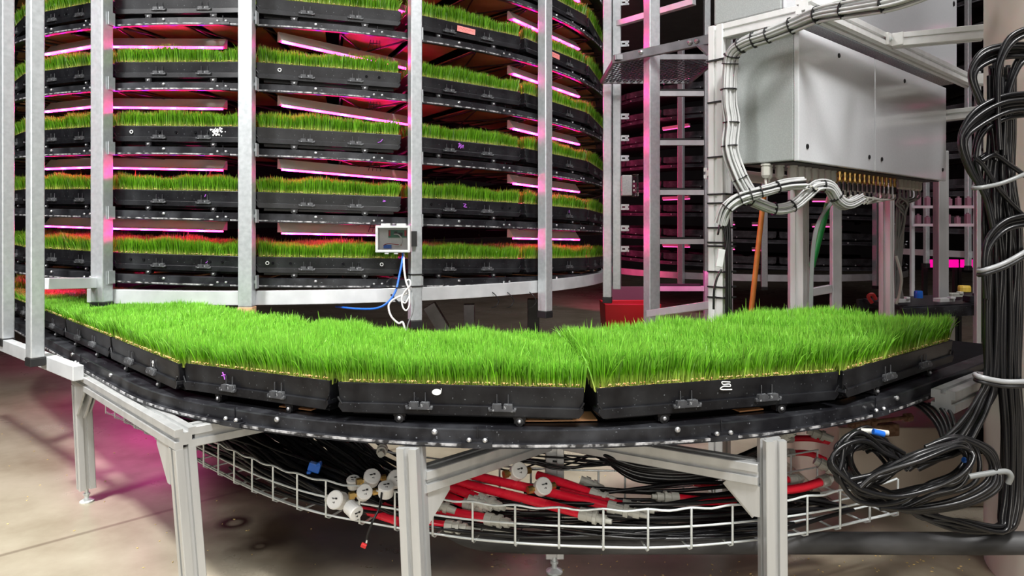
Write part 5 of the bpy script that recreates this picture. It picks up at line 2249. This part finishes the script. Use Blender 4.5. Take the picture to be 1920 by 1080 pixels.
rr = random.Random(8)  # small pinkish blocks set along both shelf rails
for v in (388, 422):
    qa, qb = P(1714, v, 4.2), P(1834, v, 3.9)
    for k in range(6):
        p = qa.lerp(qb, .08 + .155 * k + rr.uniform(-.02, .02))
        h = rr.uniform(.035, .055)
        mb = MB(); mb.box((p.x, p.y, p.z + .008 + h / 2), (.024, .026, h))
        mb.box((p.x, p.y, p.z + .008 + h + .004), (.012, .014, .008))
        o = mb.build('rack_block', 'rack_pink', None, (p.x, p.y, p.z), bevel=.003)
        tag(o, 'small pinkish plastic fitting standing on the far shelf rack', 'fitting', 'fittings on the far shelf rack')
# second flat conveyor and clutter beyond the grass at right
a, b = P(1690, 572, 3.35), P(1850, 566, 3.35)
r = empty('rear_conveyor', a, 'black rear conveyor section with clutter beyond the grass at right', 'conveyor')
for dy, nm, hh in ((0, 'front_rail', .05), (.42, 'rear_rail', .05)):
    mb = MB(); mb.bar(a + Vector((0, dy, -.04)), b + Vector((.3, dy, -.02)), .03, hh)
    mb.build(nm, 'rail', r, a)
mb = MB(); mb.bar(a + Vector((.02, .21, -.02)), b + Vector((.3, .21, 0)), .40, .02)
mb.build('deck', 'black', r, a)
for t in (.15, .5, .85):
    p = a.lerp(b, t)
    mb = MB(); mb.box((p.x, p.y + .2, p.z / 2 - .04), (.045, .045, p.z - .08))
    mb.build('leg', 'alu', r, a)
rr = random.Random(5)
for i, (u, v, Y, w, h, mt, lab) in enumerate(((1722, 552, 3.45, .04, .035, 'blue', 'small blue plug standing on the rear conveyor'), (1808, 541, 3.6, .06, .03, 'yellow', 'yellow tape roll on the rear conveyor'), (1690, 563, 3.42, .07, .02, 'greycable', 'pale grey clip left of the blue plug'),
                                         (1770, 562, 3.4, .10, .018, 'greycable', 'grey bracket lying on the rear conveyor'), (1790, 553, 3.55, .07, .02, 'offwhite', 'white fitting lying behind the grey bracket'), (1820, 560, 3.42, .06, .03, 'shelf', 'dark block at right end of rear conveyor'))):
    p = P(u, v, Y)
    mb = MB()
    mb.box(p, (w, .04, h), rr.uniform(-.4, .4))
    if mt in ('blue', 'yellow'):
        mb = MB(); mb.lathe(p - Vector((0, 0, h / 2)), p + Vector((0, 0, h / 2)), [(0, w / 2), (h * .7, w / 2), (h, w / 2 * .9)], 14)
    else:
        mb.box(p + Vector((w * .3, -.01, h * .6)), (w * .3, .025, h * .6), .2)
    o = mb.build('small_part', mt, None, p, bevel=.002)
    o.name = {'blue': 'blue_plug', 'yellow': 'tape_roll', 'greycable': 'grey_bracket', 'offwhite': 'white_fitting', 'shelf': 'dark_block'}[mt]
    tag(o, lab, {'blue': 'plug', 'yellow': 'tape roll', 'greycable': 'bracket', 'offwhite': 'fitting', 'shelf': 'block'}[mt])
mb = MB()
mb.tube([P(1635, 568, 3.0), P(1628, 556, 3.0), P(1636, 552, 3.0), P(1642, 562, 3.0)], .008, 8, 5)
o = mb.build('pink_hook', 'redpaint', None, P(1635, 560, 3.0))
tag(o, 'bent red-pink strip sticking up beyond the grass', 'strip')
# dark legs below the near tower
for u0, v0, u1, v1, Y, lab in ((805, 572, 915, 752, 3.4, 'slanted dark brace below the tower right of the junction box post'), (880, 570, 880, 712, 3.9, 'upright leg below the tower in shadow'), (1000, 560, 1000, 735, 3.6, 'dark cable-hung leg below the tower, nearest the right posts')):
    beam('support_strut', P(u0, v0, Y), P(u1, v1, Y), .06, .06, 'dimsteel' if u0 < 900 else 'dark', lab, 'leg')

# ------------------------------------------------------------------ room
def struct(name, mb, mat, org, label):
    o = mb.build(name, mat, None, org)
    tag(o, label, name.split('_')[0], None, 'structure')
    return o


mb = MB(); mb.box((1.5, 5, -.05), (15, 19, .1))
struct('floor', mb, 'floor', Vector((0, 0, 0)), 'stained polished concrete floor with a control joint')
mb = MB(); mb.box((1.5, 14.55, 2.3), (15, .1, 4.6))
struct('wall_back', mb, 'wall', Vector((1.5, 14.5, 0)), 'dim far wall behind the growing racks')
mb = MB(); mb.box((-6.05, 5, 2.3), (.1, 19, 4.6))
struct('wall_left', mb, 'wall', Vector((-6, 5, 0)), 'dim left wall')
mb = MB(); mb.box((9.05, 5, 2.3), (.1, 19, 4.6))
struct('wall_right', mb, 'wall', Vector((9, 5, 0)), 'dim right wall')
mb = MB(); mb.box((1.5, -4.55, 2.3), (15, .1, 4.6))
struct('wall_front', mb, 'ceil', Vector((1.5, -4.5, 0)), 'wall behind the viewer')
mb = MB(); mb.box((1.5, 5, 4.65), (15, 19, .1))
struct('ceiling', mb, 'ceil', Vector((1.5, 5, 4.6)), 'pale ceiling')


def area(name, loc, target, sx, sy, power, colr=(1, 1, 1), spread=PI):
    l = bpy.data.lights.new(name, 'AREA')
    l.shape = 'RECTANGLE'
    l.size, l.size_y = sx, sy
    l.energy = power
    l.color = colr
    l.spread = spread
    o = bpy.data.objects.new(name, l)
    col.objects.link(o)
    o.location = loc
    d = (Vector(target) - Vector(loc)).normalized()
    o.rotation_euler = d.to_track_quat('-Z', 'Y').to_euler()
    return o


area('ceiling_or_fill_lamp', (-2.0, .75, 4.2), (-1.5, 1.7, .2), .4, .4, KEY, (1, .985, .95), math.radians(62))
area('ceiling_or_fill_lamp', (1.2, -.6, 4.3), (.3, 1.7, .6), 1.6, .5, FILL1, (1, .99, .97), math.radians(110))
area('ceiling_or_fill_lamp', (.2, -2.6, 2.8), (-.3, 2.5, .9), 3.2, 1.2, FILL2, (1, .99, .98))  # added broad fill from behind the camera, no real fixture
area('ceiling_or_fill_lamp', (3.4, 2.2, 4.3), (1.6, 1.9, .8), .8, .8, FILL3, (1, .97, .98), math.radians(120))
area('ceiling_or_fill_lamp', (-3.0, -.2, 3.2), (-1.0, 3.0, 1.2), .8, .8, SIDE, (1, .99, .98), math.radians(70))  # added side fill brightening the tower front and posts
area('low_fill_light', (.3, -1.6, 1.0), (.25, 1.6, .25), 1.8, .6, LOWF, (1, .95, .86), math.radians(90))  # added low fill to brighten the space under the conveyor
area('ceiling_or_fill_lamp', (3.0, 5.4, 4.4), (3, 6.5, .6), 2, .5, 60, (1, .93, .97))
# magenta spill from lights under the lowest wraps
PINK = (1, .05, .42)
area('under_tower_lamp', (-1.9, 3.55, .40), (-1.7, 3.4, 0), .6, .35, 1.7, PINK)
area('under_tower_lamp', (-1.35, 2.75, .40), (-1.45, 2.7, 0), .5, .25, 1.1, PINK)
area('under_tower_lamp', (-.5, 4.6, .55), (-.5, 4.7, 0), 1.0, .6, 5, PINK, math.radians(120))
area('under_tower_lamp', (-2.6, 4.6, .5), (-2.6, 4.5, 0), .8, .8, 3, PINK)
area('under_tower_lamp', (.9, 4.2, .6), (.9, 4.3, 0), .6, .5, 2.5, PINK)
area('far_tower_lamp', (.75, 7.3, 1.3), (1.9, 8.2, 1.3), .3, 2.0, 16, (1, .05, .22))

w = bpy.data.worlds.new('world')
sc.world = w
w.use_nodes = True
w.node_tree.nodes['Background'].inputs[0].default_value = (.6, .6, .62, 1)
w.node_tree.nodes['Background'].inputs[1].default_value = .2

cam = bpy.data.cameras.new('camera')
cam.sensor_width = 36
cam.lens = F / 1920 * 36
cam.shift_y = -(540 - VH) / 1920
cam.clip_start = .05
co = bpy.data.objects.new('camera', cam)
col.objects.link(co)
co.location = (0, 0, H)
co.rotation_euler = (PI / 2, 0, 0)
sc.camera = co
sc.view_settings.view_transform = 'Standard'
sc.view_settings.look = 'None'
sc.view_settings.exposure = EXPO
sc.view_settings.gamma = 1.0
sc.cycles.max_bounces = 6
sc.cycles.sample_clamp_indirect = 6
